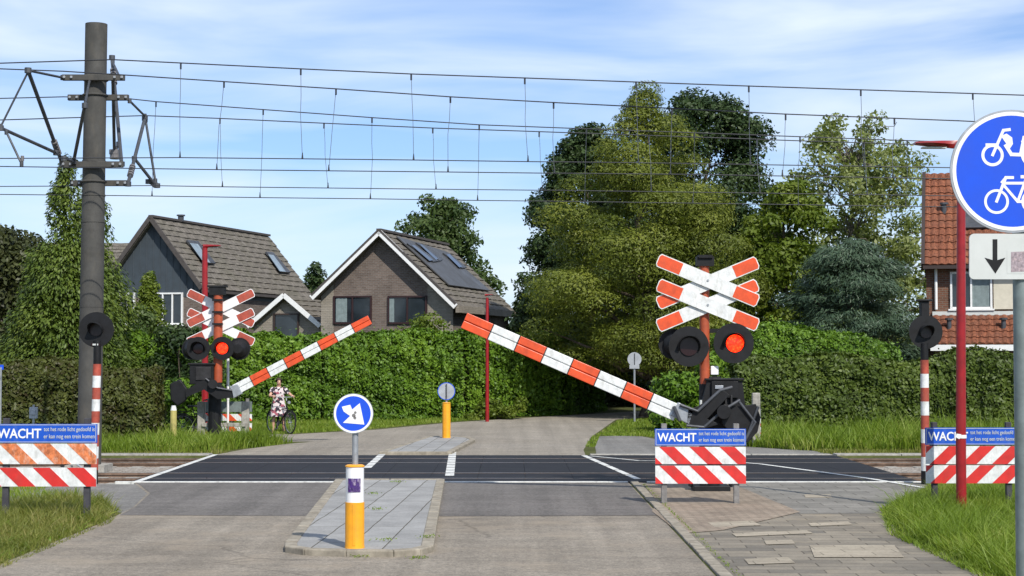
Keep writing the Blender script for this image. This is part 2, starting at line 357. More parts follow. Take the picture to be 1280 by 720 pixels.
def sheet(name, polys, z, mat, kind='structure'):
    mb = MB()
    for pl in polys: mb.add([(p[0], p[1], z) for p in pl], [tuple(range(len(pl)))])
    o = mb.build(name, mat); tag(o, kind=kind)
    for p in o.data.polygons:
        if p.normal.z < 0: p.flip()
    return o
def text_mesh(s, x0, x1, z0, z1, y, mat, parent, name='lettering', offset=0.0, thick=0.003, shear=0.0):
    cu = bpy.data.curves.new('t', 'FONT'); cu.body = s; cu.offset = offset; cu.shear = shear; cu.resolution_u = 3; cu.extrude = thick / 2
    ob = bpy.data.objects.new('t', cu); COL.objects.link(ob)
    dg = bpy.context.evaluated_depsgraph_get(); me = bpy.data.meshes.new_from_object(ob.evaluated_get(dg))
    bpy.data.objects.remove(ob)
    vs = [v.co.copy() for v in me.vertices]
    ax, bx = min(v.x for v in vs), max(v.x for v in vs); ay, by = min(v.y for v in vs), max(v.y for v in vs)
    off = wloc(parent)
    for v in me.vertices:
        x = x0 + (v.co.x - ax) / (bx - ax) * (x1 - x0); z = z0 + (v.co.y - ay) / (by - ay) * (z1 - z0)
        v.co = Vector((x, y - v.co.z, z)) - off
    me.materials.clear(); me.materials.append(mat)
    o = bpy.data.objects.new(name, me); COL.objects.link(o); o.parent = parent
    return o
def quads_mesh(name, V4, rnd, mat, parent=None, extra=None, mats=None, tri=False):
    n, k = V4.shape[0], V4.shape[1]
    V = V4.reshape(-1, 3); off = np.array(wloc(parent)) if parent else np.zeros(3)
    V = V - off
    F = np.arange(n * k, dtype=np.int32); mi = np.zeros(n, np.int32); starts = np.arange(0, n * k, k, dtype=np.int32)
    if extra:                                                  # MB with core faces (quads), second material
        ev = np.array([tuple(p) for p in extra.v]) - off; ef = np.array(extra.f, dtype=np.int32) + len(V)
        V = np.vstack([V, ev]); starts = np.concatenate([starts, n * k + np.arange(0, len(ef) * 4, 4, dtype=np.int32)])
        F = np.concatenate([F, ef.ravel()]); mi = np.concatenate([mi, np.ones(len(ef), np.int32)]); rnd = np.concatenate([rnd, np.zeros(len(ef))])
    me = bpy.data.meshes.new(name); me.vertices.add(len(V)); me.vertices.foreach_set('co', V.astype(np.float32).ravel())
    me.loops.add(len(F)); me.loops.foreach_set('vertex_index', F)
    me.polygons.add(len(starts)); me.polygons.foreach_set('loop_start', starts); me.update(calc_edges=True)
    me.materials.append(mat)
    if mats: me.materials.append(mats)
    me.polygons.foreach_set('material_index', mi)
    a = me.attributes.new('rnd', 'FLOAT', 'FACE'); a.data.foreach_set('value', rnd.astype(np.float32))
    me.validate()
    o = bpy.data.objects.new(name, me); COL.objects.link(o)
    if parent: o.parent = parent
    return o
def unit(a): return a / (np.linalg.norm(a, axis=1, keepdims=True) + 1e-9)
def leaf_quads(C, Nn, S, asp=0.5, T=None, bend=0.0):
    n = len(C); Nn = unit(Nn)
    if T is None: T = rng.normal(size=(n, 3))
    T = unit(T - Nn * np.sum(T * Nn, 1, keepdims=True)); B = np.cross(Nn, T); S = S[:, None]
    V = np.stack([C - T * S, C + B * S * asp + Nn * S * bend, C + T * S, C - B * S * asp + Nn * S * bend], 1)
    return V
def sphere(n): return unit(rng.normal(size=(n, 3)))
def wob(p, s, seed=0.0):    # cheap smooth noise, -1..1
    return (np.sin(p[:, 0] * s + seed) * np.cos(p[:, 1] * s * 1.3 + 2 * seed) + np.sin(p[:, 2] * s * 1.7 + p[:, 0] * s * 0.6 + seed * 3) + np.cos((p[:, 0] + p[:, 1]) * s * 2.3 + seed)) / 3
def clump_leaves(C, Rr, n, size, flat=0.7, asp=0.5, spread=0.7, droop=0.0, shell=0.45, needle=False, axis=None):
    w = Rr ** 2; k = rng.choice(len(C), n, p=w / w.sum())
    d = sphere(n); d[:, 2] = np.where((d[:, 2] < -0.3) & (rng.random(n) < 0.5), -d[:, 2], d[:, 2])
    lump = 1 + 0.22 * wob(d * 3 + C[k], 2.2)
    rad = (1 - shell * rng.random(n) ** 1.6) * lump
    pos = C[k] + d * (Rr[k] * rad)[:, None] * np.array([1, 1, flat])
    nn = d * np.array([1, 1, 1.2]) + rng.normal(size=(n, 3)) * spread + np.array([0, 0, 0.25])
    S = size * (0.6 + 0.8 * rng.random(n)); T = None
    if needle:
        T = d * np.array([1, 1, 0.2]) + rng.normal(size=(n, 3)) * 0.35
        if axis is not None: T = T + C[k] * 0 + unit((C[k] - axis) * np.array([1, 1, 0])) * 0.9
        T[:, 2] -= droop
    cl = rng.normal(size=len(C)) * .17; r = np.clip(0.5 + cl[k] + 0.2 * rng.normal(size=n), 0, 1)
    return leaf_quads(pos, nn, S, asp, T), r
def branch_pts(a, b, sag, n=6, jit=0.12):
    a, b = Vector(a), Vector(b); L_ = (b - a).length; out = []
    for i in range(n + 1):
        t = i / n; p = a.lerp(b, t); p.z += sag * math.sin(math.pi * t) * L_
        if 0 < i < n: p += Vector([random.uniform(-1, 1) for _ in range(3)]) * jit * L_ / n
        out.append(p)
    return out
def tree(name, label, cat, x, y, h, z0, prof, Rmax, ncl, rcl, nleaf, size, mat, bark='bark', tr=0.2, flat=0.7, asp=0.5, group=None,
         spread=0.7, needle=False, droop=0.0, inner=0.45, limbs=14, shell=0.45, lean=0.0, topw=1.0, ysq=1.0, trunk_top=0.9, twigs=0, ragged=.13):
    root = empty(name, (x, y, 0), label, cat, group)
    ts = np.array([p[0] for p in prof]); rs = np.array([p[1] for p in prof])
    t = rng.random(ncl * 6); keep = rng.random(len(t)) < np.interp(t, ts, rs) ** topw + 0.06; t = t[keep][:ncl]; n = len(t); nt_ = max(3, n // 12); t[:nt_] = np.linspace(.82, 1.0, nt_); nb_ = max(3, n // 12); t[nt_:nt_ + nb_] = rng.random(nb_) * .12
    env = np.interp(t, ts, rs) * Rmax; a = rng.random(n) * 2 * np.pi
    fr = inner + (1 - inner) * rng.random(n) ** 0.6
    Rr = rcl * (0.65 + 0.7 * rng.random(n)) * np.clip(env / Rmax * 1.1 + 0.35, 0.45, 1.1)
    rad = np.maximum(env - Rr * 0.8, 0.05) * fr * (1 + ragged * np.sin(3 * a + x) * np.cos(2 * t * 6 + x))
    C = np.stack([x + np.cos(a) * rad + lean * t, y + np.sin(a) * rad * ysq, z0 + t * (h - z0) - Rr * flat * 0.5 * t], 1)
    V, r = clump_leaves(C, Rr, nleaf, size, flat, asp, spread, droop, shell, needle, np.array([x, y, 0]))
    quads_mesh('crown', V, r, mat, root)
    mb = MB(); top = Vector((x + lean * trunk_top, y, z0 + (h - z0) * trunk_top))
    tp = branch_pts((x, y, -0.05), top, 0, 8, 0.25); tr_ = [tr * (1.25 if i == 0 else 1 - 0.9 * i / 8) for i in range(9)]
    mb.tube(tp, tr_, 9)
    idx = list(range(n)); random.shuffle(idx)
    for i in idx[:limbs]:
        c = Vector(C[i]); zz = max(z0 * 0.8, c.z - (Vector((c.x - x, c.y - y, 0)).length) * 0.7)
        f_ = min(0.9, max(0.05, zz / top.z)); s_ = Vector((x, y, -0.05)).lerp(top, f_)
        k = int(f_ * 8); r0 = tr_[min(k, 8)] * 0.5
        bp = branch_pts(s_, c, 0.06, 6, 0.4); mb.tube(bp, [max(0.012, r0 * (1 - 0.85 * j / 6)) for j in range(7)], 6, cap=False)
        for _ in range(twigs):
            j = random.randint(2, 5); e = bp[j] + Vector([random.uniform(-1, 1), random.uniform(-1, 1), random.uniform(-.2, 1)]) * rcl * 1.3
            mb.tube(branch_pts(bp[j], e, 0.05, 3, 0.5), [0.03, 0.022, 0.015, 0.01], 5, cap=False)
    mb.build('trunk', M[bark], root, smooth=True)
    return root
def hedge(name, label, cat, path, w, h, nleaf, size, mat, disp=0.12, asp=0.55, group=None, hvar=0.08, round_=0.25, spread=0.55, seed=1.0):
    pts = np.array(path, float); seg = np.linalg.norm(np.diff(pts, axis=0), axis=1); cum = np.concatenate([[0], np.cumsum(seg)]); Lt = cum[-1]
    def frame(s):
        i = np.clip(np.searchsorted(cum, s, side='right') - 1, 0, len(seg) - 1); u = (s - cum[i]) / seg[i]
        p = pts[i] + (pts[i + 1] - pts[i]) * u[:, None]; d = (pts[i + 1] - pts[i]) / seg[i][:, None]; return p, d
    hs = np.atleast_1d(h)
    per = np.array([Lt * hs.max(), Lt * hs.max() * 0.45, Lt * w, w * hs.max(), w * hs.max()]); f = rng.choice(5, nleaf, p=per / per.sum())
    s = rng.random(nleaf) * Lt; s = np.where(f == 3, 0, np.where(f == 4, Lt, s)); p, d = frame(s); nrm = np.stack([-d[:, 1], d[:, 0]], 1)
    hh = np.interp(s / Lt, np.linspace(0, 1, len(hs)), hs) * (1 + hvar * np.sin(s * 1.3 + seed) * np.cos(s * 0.47 + seed * 2) )
    vv = rng.random(nleaf); lat = np.where(f == 0, -0.5, np.where(f == 1, 0.5, rng.random(nleaf) - 0.5)); z = np.where(f == 2, 1.0, vv)
    # rounded shoulders
    tz = np.clip((z - (1 - round_)) / round_, 0, 1); lat = lat * (1 - 0.35 * tz ** 2) ; 
    P3 = np.stack([p[:, 0] + nrm[:, 0] * lat * w, p[:, 1] + nrm[:, 1] * lat * w, z * hh - (np.abs(lat * 2) ** 3) * 0.18 * (f == 2)], 1)
    out = np.zeros((nleaf, 3)); out[:, :2] = nrm * np.sign(lat)[:, None] * (f < 2)[:, None]
    out[:, 2] = (f == 2) * 1.0 + 0.25
    e3 = (f == 3); out[e3, :2] = -d[e3]; e4 = (f == 4); out[e4, :2] = d[e4]
    dd = disp * (wob(P3, 2.6, seed) * 1.1 + wob(P3, 7.0, seed + 2) * 0.6) - rng.random(nleaf) ** 2 * disp * 1.5
    P3 = P3 + unit(out) * dd[:, None]
    stray = rng.random(nleaf) < 0.02; P3[stray] += unit(out)[stray] * (disp * 1.5 * rng.random(stray.sum()))[:, None]
    P3[:, 2] = np.maximum(P3[:, 2], 0.03)
    nn = out + rng.normal(size=(nleaf, 3)) * spread
    V = leaf_quads(P3, nn, size * (0.6 + 0.8 * rng.random(nleaf)), asp)
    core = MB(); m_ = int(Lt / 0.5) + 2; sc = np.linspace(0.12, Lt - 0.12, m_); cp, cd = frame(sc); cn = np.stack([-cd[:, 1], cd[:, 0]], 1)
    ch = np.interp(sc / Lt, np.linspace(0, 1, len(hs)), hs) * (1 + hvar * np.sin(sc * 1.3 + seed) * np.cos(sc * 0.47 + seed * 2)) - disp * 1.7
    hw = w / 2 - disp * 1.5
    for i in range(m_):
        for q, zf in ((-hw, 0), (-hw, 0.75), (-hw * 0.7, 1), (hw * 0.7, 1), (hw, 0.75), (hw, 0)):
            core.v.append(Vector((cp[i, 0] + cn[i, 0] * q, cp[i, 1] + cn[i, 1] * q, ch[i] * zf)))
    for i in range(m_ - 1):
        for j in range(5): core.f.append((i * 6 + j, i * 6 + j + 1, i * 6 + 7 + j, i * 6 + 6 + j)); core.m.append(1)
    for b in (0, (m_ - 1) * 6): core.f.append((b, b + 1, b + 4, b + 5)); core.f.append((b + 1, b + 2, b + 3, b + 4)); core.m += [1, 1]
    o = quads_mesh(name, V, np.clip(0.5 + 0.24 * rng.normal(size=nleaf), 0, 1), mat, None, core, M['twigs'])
    c = Vector((*np.mean(pts, 0), 0)); o.data.transform(Matrix.Translation(-c)); o.location = c
    return tag(o, label, cat, group)
def bush(name, label, cat, x, y, rx, ry, h, ncl, rcl, nleaf, size, mat, group=None, asp=0.5, z0=0.0, **kw):
    root = empty(name, (x, y, 0), label, cat, group)
    d = sphere(ncl); d[:, 2] = np.abs(d[:, 2]); fr = 0.45 + 0.55 * rng.random(ncl)
    Rr = rcl * (0.6 + 0.7 * rng.random(ncl))
    C = np.stack([x + d[:, 0] * fr * np.maximum(rx - Rr * .6, .1), y + d[:, 1] * fr * np.maximum(ry - Rr * .6, .1), z0 + 0.15 + d[:, 2] * fr * (h - z0 - Rr * 0.7)], 1)
    low = np.stack([x + (rng.random(ncl // 2) - .5) * 1.7 * rx, y - ry * 0.55 * rng.random(ncl // 2), z0 + 0.25 * (h - z0) * rng.random(ncl // 2)], 1)
    C = np.vstack([C, low]); Rr = np.concatenate([Rr, rcl * 0.8 * np.ones(len(low))])
    V, r = clump_leaves(C, Rr, nleaf, size, 0.8, asp, **kw); V[:, :, 2] = np.maximum(V[:, :, 2], 0.02)
    quads_mesh('foliage', V, r, mat, root)
    mb = MB()
    for i in range(0, min(ncl, 14)): mb.tube(branch_pts((x + random.uniform(-.1, .1), y, -0.03), C[i], 0.05, 5, 0.3), [0.05, 0.04, 0.03, 0.025, 0.02, 0.01], 5, cap=False)
    mb.build('stem', M['bark'], root, smooth=True)
    return root
def blades(name, region, n, h0, h1, w, mat, clump=0.0, lean=0.35, tallp=0.08):
    """region: list of convex polygons [(x,y)..] ; grass blades growing inside"""
    tris = []; ar = []
    for pl in region:
        for i in range(1, len(pl) - 1):
            a, b, c = np.array(pl[0]), np.array(pl[i]), np.array(pl[i + 1]); tris.append((a, b, c)); ar.append(abs(np.cross(b - a, c - a)) / 2)
    ar = np.array(ar); k = rng.choice(len(tris), n, p=ar / ar.sum()); T = np.array(tris)[k]
    u = rng.random(n); v = rng.random(n); fl = u + v > 1; u[fl] = 1 - u[fl]; v[fl] = 1 - v[fl]
    p = T[:, 0] + (T[:, 1] - T[:, 0]) * u[:, None] + (T[:, 2] - T[:, 0]) * v[:, None]
    p3 = np.column_stack([p, np.zeros(n)]); dens = wob(p3, 1.7, 3.0) * 0.5 + wob(p3, 5.1, 1.0) * 0.5
    H = (h0 + (h1 - h0) * np.clip(0.5 + dens * 0.9, 0, 1)) * (0.55 + 0.6 * rng.random(n)); H = np.where(rng.random(n) < tallp, H * 1.45, H)
    a = rng.random(n) * 2 * np.pi; D = np.column_stack([np.cos(a), np.sin(a), np.zeros(n)]); b = rng.random(n) * 2 * np.pi
    B = np.column_stack([np.cos(b), np.sin(b), np.zeros(n)]) * (w * (0.6 + 0.8 * rng.random(n)))[:, None]
    ln = (H * lean * (0.3 + rng.random(n) * 1.4))[:, None]; up = np.column_stack([np.zeros(n), np.zeros(n), H])
    base = p3 - np.array([0, 0, 0.01]); mid = base + up * 0.55 + D * ln * 0.35; tip = base + up * 0.97 + D * ln
    q1 = np.stack([base - B, base + B, mid + B * 0.75, mid - B * 0.75], 1); q2 = np.stack([mid - B * 0.75, mid + B * 0.75, tip + B * 0.12, tip - B * 0.12], 1)
    r = np.clip(0.45 + 0.25 * rng.normal(size=n), 0, 1)
    o = quads_mesh(name, np.concatenate([q1, q2]), np.concatenate([r, r]), mat); tag(o, kind='stuff'); return o
# ------------------------------------------------------------------ ground and roads
gx = 500.0
g = MB(); ys = [(-80, 0), (31.3, 0), (31.7, -0.2), (39.9, -0.2), (40.3, 0), (1500, 0)]
for x0, x1 in ((-gx, -12), (-12, 12), (12, gx)):
    for (ya, za), (yb, zb) in zip(ys, ys[1:]): g.add([(x0, ya, za), (x1, ya, za), (x1, yb, zb), (x0, yb, zb)], [(0, 1, 2, 3)])
g.build('ground', M['ground']).__setitem__('kind', 'structure')
def xy(*pp): return [tuple(G(a, b)[:2]) for a, b in pp]
DX0, DX1, DY0, DY1 = -6.95, 7.45, 31.65, 40.25
# ballast bed
sheet('ballast', [[(-90, 31.72), (90, 31.72), (90, 39.88), (-90, 39.88)]], -0.075, M['ballast'])
LE = [(-5.65, -40), (-5.65, 24.0), (-5.75, 26.5), (-6.1, 29.2), (-6.75, 31.3), (-6.85, DY0)]
sheet('near_road', [[(2.15, -40), (2.12, DY0)] + list(reversed(LE))], 0.004, M['asphalt_old'])
sheet('asphalt_strip', [[(2.1, 25.15), (2.1, DY0), (-6.83, DY0), (-6.6, 31.0), (-6.05, 29.2), (-5.72, 26.5), (-5.66, 25.2), (-1.5, 25.0)]], 0.008, M['asphalt_new'])
# gravel shoulder left of road
sheet('gravel_shoulder', [[(-9.5, 27.8), (-6.6, 26.6), (-5.7, 25.6), (-5.76, 26.6), (-6.1, 29.2), (-6.75, 31.3), (-9.5, 31.3)]], 0.003, M['path_grey'])
# right footway and brick pavers
FW = [(2.3, -40), (5.1, -40), (5.0, 18.5), (5.05, 22.5), (5.75, 26.0), (7.1, 29.3), (7.8, 31.3), (7.7, DY0), (2.3, DY0)]
sheet('footway', [FW], 0.006, M['footway'])
sheet('footway_slabs', [[(3.6, 25.4), (5.25, 25.4), (6.75, 29.0), (7.4, 31.2), (7.4, DY0), (3.95, DY0), (3.95, 28.0)]], 0.010, M['tiles_grey'])
sheet('brick_pavers', [[G(822, 628)[:2], G(815, 640)[:2], G(850, 668)[:2], G(903, 664)[:2], G(1000, 641)[:2], (3.95, 31.2), (2.35, 31.2)]], 0.014, M['klinkers'])
# kerb between road and footway
kb = MB()
for i in range(72):
    y0 = -10 + i * 0.58
    kb.box((2.22 + 0.004 * math.sin(i * 2.3), y0 + 0.285, 0.0), (0.14, 0.568, 0.06 + 0.006 * math.sin(i * 5)), 0)
kb.build('kerb', M['kerb'], bevel=0.012)['kind'] = 'structure'
# pale slab patches in the footway
for k, (pa, pb, pc, pd) in enumerate([((1012, 683), (1118, 683), (1130, 698), (1018, 698)), ((885, 654), (940, 652), (952, 658), (893, 660)), ((955, 677), (990, 676), (994, 681), (958, 682)), ((915, 668), (1010, 664), (1016, 668), (920, 672)), ((1005, 619), (1038, 619), (1040, 623), (1007, 623)), ((930, 700), (985, 698), (994, 705), (936, 707)), ((1010, 655), (1060, 653), (1066, 657), (1014, 659))]):
    sheet('slab_patch', [xy(pa, pb, pc, pd)], 0.0145, M['slabpale'] if 'slabpale' in M else M.setdefault('slabpale', paving('pale_slabs', (0.33, 0.285, 0.215), (0.38, 0.33, 0.25), (0.2, 0.175, 0.13), 0.6, 0.3, mort=0.008)))
# far side
sheet('far_road', [[(-6.95, DY1)] + [(-6.6, 43.0), (-5.9, 45.6), (-5.3, 46.8)] + [(-25, 47.4), (-25, 51.5), (-6.4, 51.2), (-4.25, 54.4), (-2.2, 60), (0, 64), (3.5, 69.8), (9, 78), (14, 84), (16, 82), (9.5, 74), (3.75, 63), (2.3, 50), (1.75, 42.7), (1.7, DY1)]], 0.004, M['asphalt_far'])
sheet('far_footpath', [[(1.95, DY1), (7.5, DY1), (7.3, 42.2), (4.2, 46.5), (3.6, 50.5), (2.5, 49.8), (2.1, 44)]], 0.008, M['path_grey'])
# concrete edge beams along the outer tracks
for nm, xa, xb, ya, yb in (('edge_beam', -60, DX0 - 0.05, 40.3, 40.85), ('edge_beam', DX1 + 0.05, 60, 40.3, 40.85), ('edge_beam', 1.8, 7.4, 40.28, 40.6)):
    mb = MB(); n_ = max(1, int((xb - xa) / 1.5))
    for i in range(n_):
        w_ = (xb - xa) / n_; mb.box((xa + w_ * (i + .5), (ya + yb) / 2, -0.04), (w_ - 0.02, yb - ya, 0.14))
    tag(mb.build(nm, M['concrete'], bevel=0.01), kind='structure')
# rubber crossing deck with flangeways and rails
tracks = (33.4, 38.2); Gh = 0.7525
edges = [DY0 + 0.12]
gaps = []
for tcy in tracks:
    for sgn in (-1, 1):
        c = tcy + sgn * Gh; gaps.append((c - 0.045 - (0.06 if sgn > 0 else 0.012), c + 0.045 + (0.06 if sgn < 0 else 0.012)))
gaps.sort(); cuts = [DY0 + 0.12] + [q for gp in gaps for q in gp] + [DY1 - 0.02]
dk = MB()
for a, b in zip(cuts[::2], cuts[1::2]):
    x = DX0
    sub = 1 if b - a < 1.6 else 2
    for q in range(sub):
        a2 = a + (b - a) * q / sub; b2 = a + (b - a) * (q + 1) / sub
        for i in range(16):
            w_ = (DX1 - DX0) / 16; dk.box((DX0 + w_ * (i + .5), (a2 + b2) / 2, -0.1), (w_ - 0.003, b2 - a2 - 0.008, 0.23))
dk.build('crossing_deck', M['deck'], bevel=0.006)['kind'] = 'structure'
mb = MB()
for xa, xb in ((DX0 - 0.25, 2.1), (2.45, DX1 + 0.35)):
    mb.box(((xa + xb) / 2, DY0 + 0.045, -0.08), (xb - xa, 0.11, 0.21))
tag(mb.build('deck_edge_beam', M['road_paint'], bevel=0.006), kind='structure')
for i, tcy in enumerate(tracks):
    t = empty('railway_track', (0, tcy, 0), ['nearer railway track crossing the road under black rubber panels', 'farther railway track, beyond the catenary mast'][i], 'railway track', 'railway tracks')
    for sgn in (-1, 1):
        r_ = MB(); c = tcy + sgn * Gh
        r_.box((0, c, -0.17), (120, 0.14, 0.02), 0).box((0, c, -0.09), (120, 0.025, 0.16), 0).box((0, c, -0.005), (120, 0.07, 0.04), 0).box((0, c, 0.017), (120, 0.05, 0.004), 1)
        r_.build('rail', [M['rail_rust'], M['railtop']], t)
    for s_ in [(-7.4 - 0.6 * k) for k in range(24)] + [(8.1 + 0.6 * k) for k in range(24)]:
        MB().box((s_, tcy, -0.115), (0.26, 2.5, 0.1)).build('sleeper', M['concrete'], t)
# road markings: thick white paint strips
def strip(pp, w, name='road_marking', dash=None, z=0.021):
    pts = [G(a, b) for a, b in pp] if isinstance(pp[0][0], (int, float)) and pp[0][1] > 100 else [Vector((*p, 0)) for p in pp]
    mb = MB(); segs = []
    for a, b in zip(pts, pts[1:]):
        if dash:
            L_ = (b - a).length; n = max(1, round(L_ / (dash[0] + dash[1])))
            for i in range(n):
                u0 = i / n; u1 = u0 + dash[0] / (dash[0] + dash[1]) / n; segs.append((a.lerp(b, u0), a.lerp(b, u1)))
        else: segs.append((a, b))
    for a, b in segs:
        d = (b - a).normalized(); s = Vector((-d.y, d.x, 0)) * w / 2
        mb.add([a - s + Vector((0, 0, z)), b - s + Vector((0, 0, z)), b + s + Vector((0, 0, z)), a + s + Vector((0, 0, z))], [(0, 1, 2, 3)])
    o = mb.build(name, M['road_paint']); tag(o, kind='structure'); return o
strip([(172, 603), (270, 569)], 0.13, dash=(1.9, 0.04))
strip([(797, 600), (729, 570)], 0.13, dash=(1.2, 0.12))
strip([(1155, 611), (1085, 599), (950, 581), (860, 574)], 0.12); strip([(858, 577), (800, 577), (738, 571)], 0.1)
strip([(459, 586), (482, 565)], 0.16, dash=(0.75, 0.1))
strip([(562, 596), (566, 565)], 0.17, dash=(0.75, 0.12))
# traffic islands
def offset_poly(pl, d):
    n = len(pl); out = []; c = Vector((sum(p[0] for p in pl) / n, sum(p[1] for p in pl) / n))
    L_ = []
    for i in range(n):
        a = Vector(pl[i]); b = Vector(pl[(i + 1) % n]); t = (b - a).normalized(); m = Vector((-t.y, t.x))
        if m.dot(c - a) < 0: m = -m
        L_.append((a + m * d, t))
    for i in range(n):
        (p, t), (q, u) = L_[i - 1], L_[i]; cr = t.x * u.y - t.y * u.x
        if abs(cr) < 1e-6: out.append(tuple(q)); continue
        k = ((q - p).x * u.y - (q - p).y * u.x) / cr; out.append(tuple(p + t * k))
    return out
def island(pl, h, name='traffic_island'):
    root = bpy.data.objects.new(name, None); COL.objects.link(root); root.location = (pl[0][0], pl[0][1], 0); root['kind'] = 'structure'
    inn = offset_poly(pl, 0.15); mb = MB(); n = len(pl)
    for i in range(n):
        j = (i + 1) % n; a, b, c, d = [Vector(q) for q in (pl[i], pl[j], inn[j], inn[i])]
        k = max(1, int((b - a).length / 0.9))
        for q in range(k):
            u0, u1 = q / k + 0.004, (q + 1) / k - 0.004; A, B = a.lerp(b, u0), a.lerp(b, u1); D, C_ = d.lerp(c, u0), d.lerp(c, u1)
            mb.poly([(*A, -0.02), (*B, -0.02), (*C_, -0.02), (*D, -0.02)], h + 0.02, n=(0, 0, 1))
    mb.build('kerb', M['kerb'], root, bevel=0.015)
    s = MB().poly([(*p, -0.01) for p in inn], h - 0.002, n=(0, 0, 1)); s.build('paving', M['island_slabs'], root)
    return root
IS1 = [(-2.72, 20.9), (-2.66, 20.45), (-2.4, 20.15), (-1.9, 20.0), (-1.35, 19.98), (-1.05, 20.15), (-0.92, 20.5), (-1.02, 24.0), (-1.22, DY0 - 0.02), (-3.2, DY0 - 0.02)]
island(IS1, 0.08)
IS2 = [(-3.1, DY1 + 0.25), (-1.4, DY1 + 0.25), (-1.2, 43.5), (-0.98, 46.6), (-1.15, 47.9), (-1.5, 48.4), (-2.0, 48.5), (-2.4, 48.2)]
island(IS2, 0.08)
# weeds growing on the island joints
for (a, b) in ((496, 603), (470, 637), (525, 690), (452, 688), (535, 672), (480, 676), (465, 618)):
    p = G(a, b, 0.08); n = 40; c = np.array([p.x, p.y, 0.08]) + rng.normal(size=(n, 3)) * np.array([.06, .05, .01]); c[:, 2] = 0.085 + rng.random(n) * 0.03
    if b > 686: c[:, 2] -= 0.08
    tag(quads_mesh('weeds', leaf_quads(c, rng.normal(size=(n, 3)), np.full(n, .018), .35), rng.random(n), L['grass']), kind='stuff')
exec_parts = []
# ------------------------------------------------------------------ catenary mast
MY = 35.8
mx0 = P(111, 600, MY).x; mx1 = P(120.5, 30, MY).x; mtop = P(120, 30, MY).z
cm = empty('catenary_mast', (mx0, MY, 0), 'tall round dark grey mast carrying the overhead wires, left of the road', 'catenary mast')
mb = MB(); mb.tube([(mx0 + (mx1 - mx0) * t, MY, mtop * t) for t in (0, .25, .5, .75, 1)], [.245, .24, .235, .228, .225], 28)
for zz in (3.3, 5.05, 5.6, 6.3): 
    t = zz / mtop; mb.tube([(mx0 + (mx1 - mx0) * t, MY, zz), (mx0 + (mx1 - mx0) * t, MY, zz + 0.03)], 0.243, 28)
mb.box((mx0, MY, -0.02), (0.8, 0.8, 0.2), 1)
mb.build('mast', [M['mastgrey'], M['concrete']], cm, smooth=True)
def mxz(z): return mx0 + (mx1 - mx0) * z / mtop
for (xa, xb, py, sd, dep) in ((78, 156, 97, -1, .26), (85, 161, 122, 1, .26), (77, 154, 205.5, -1, .26), (88, 160, 229, 1, .26)):
    c = P((xa + xb) / 2, py, MY + sd * .3); mb = MB()
    mb.bar(P(xa, py, MY + sd * .3), P(xb, py, MY + sd * .3), .1, .12)
    for q in (xa + 3, xa + 12, xb - 12, xb - 3): mb.box(P(q, py, MY + sd * .3) + Vector((0, -.06, 0)), (.05, .05, .05), 1)
    zc = c.z
    mb.tube([(mxz(zc) + .245 * math.cos(a), MY + .245 * math.sin(a), zc) for a in [i * math.pi / 12 for i in range(24)]], .025, 6, closed=True)
    mb.build('cross_bracket', [M['mastgrey'], M['steel']], cm, bevel=.008)
YN, YN2, YF, YF2 = 33.2, 33.6, 38.1, 38.5
def arm(parts, name='cantilever'):
    mb = MB(); pts_ = []
    for (a, ya, b, yb, r, m_) in parts:
        A, B = P(*a, ya), P(*b, yb); mb.tube([A, B], r, 8, m_)
        for q in (A, B): mb.tube([q - Vector((0, 0, .05)), q + Vector((0, 0, .05))], r * 1.7, 8, m_)
        if (B - A).length > 1.6 and r > .037:
            for k in range(5):
                c = A.lerp(B, 0.12 + .03 * k); c2 = A.lerp(B, 0.135 + .03 * k); mb.tube([c, c2], r * 1.7, 8, 1)
    mb.build(name, [M['darksteel'], M['insul']], cm, smooth=True)
near = MY - .3; far = MY + .3
arm([((78, 205), near, (35, 88), YN, .04, 0), ((35, 88), YN, (78, 97), near, .025, 0), ((70, 191), near - .5, (1, 160), YN, .035, 0), ((35, 90), YN, (1, 158), YN, .02, 0),
     ((8, 165), YN, (27, 205), YN, .022, 0), ((27, 205), YN, (28, 198), YN, .02, 1)])
arm([((106, 132), YN2, (92, 202), near - .1, .035, 0), ((106, 132), YN2, (112, 100), near, .022, 0), ((92, 202), near - .1, (80, 198), YN2, .03, 0)])
arm([((140, 72), YF, (152, 205), far, .04, 0), ((141, 95), far, (143, 190), YF, .035, 0), ((141, 78), YF, (150, 97), far, .025, 0), ((143, 190), YF, (144, 196), YF, .07, 1), ((148, 180), YF, (144, 190), YF, .03, 0)])
arm([((160, 230), far, (181, 148), YF2, .04, 0), ((181, 145), YF2, (162, 126), far, .025, 0), ((182, 150), YF2, (194, 226), YF2, .028, 0), ((168, 198), YF2 - .5, (194, 231), YF2, .035, 0),
     ((186, 227), YF2, (196, 232), YF2, .045, 0)])
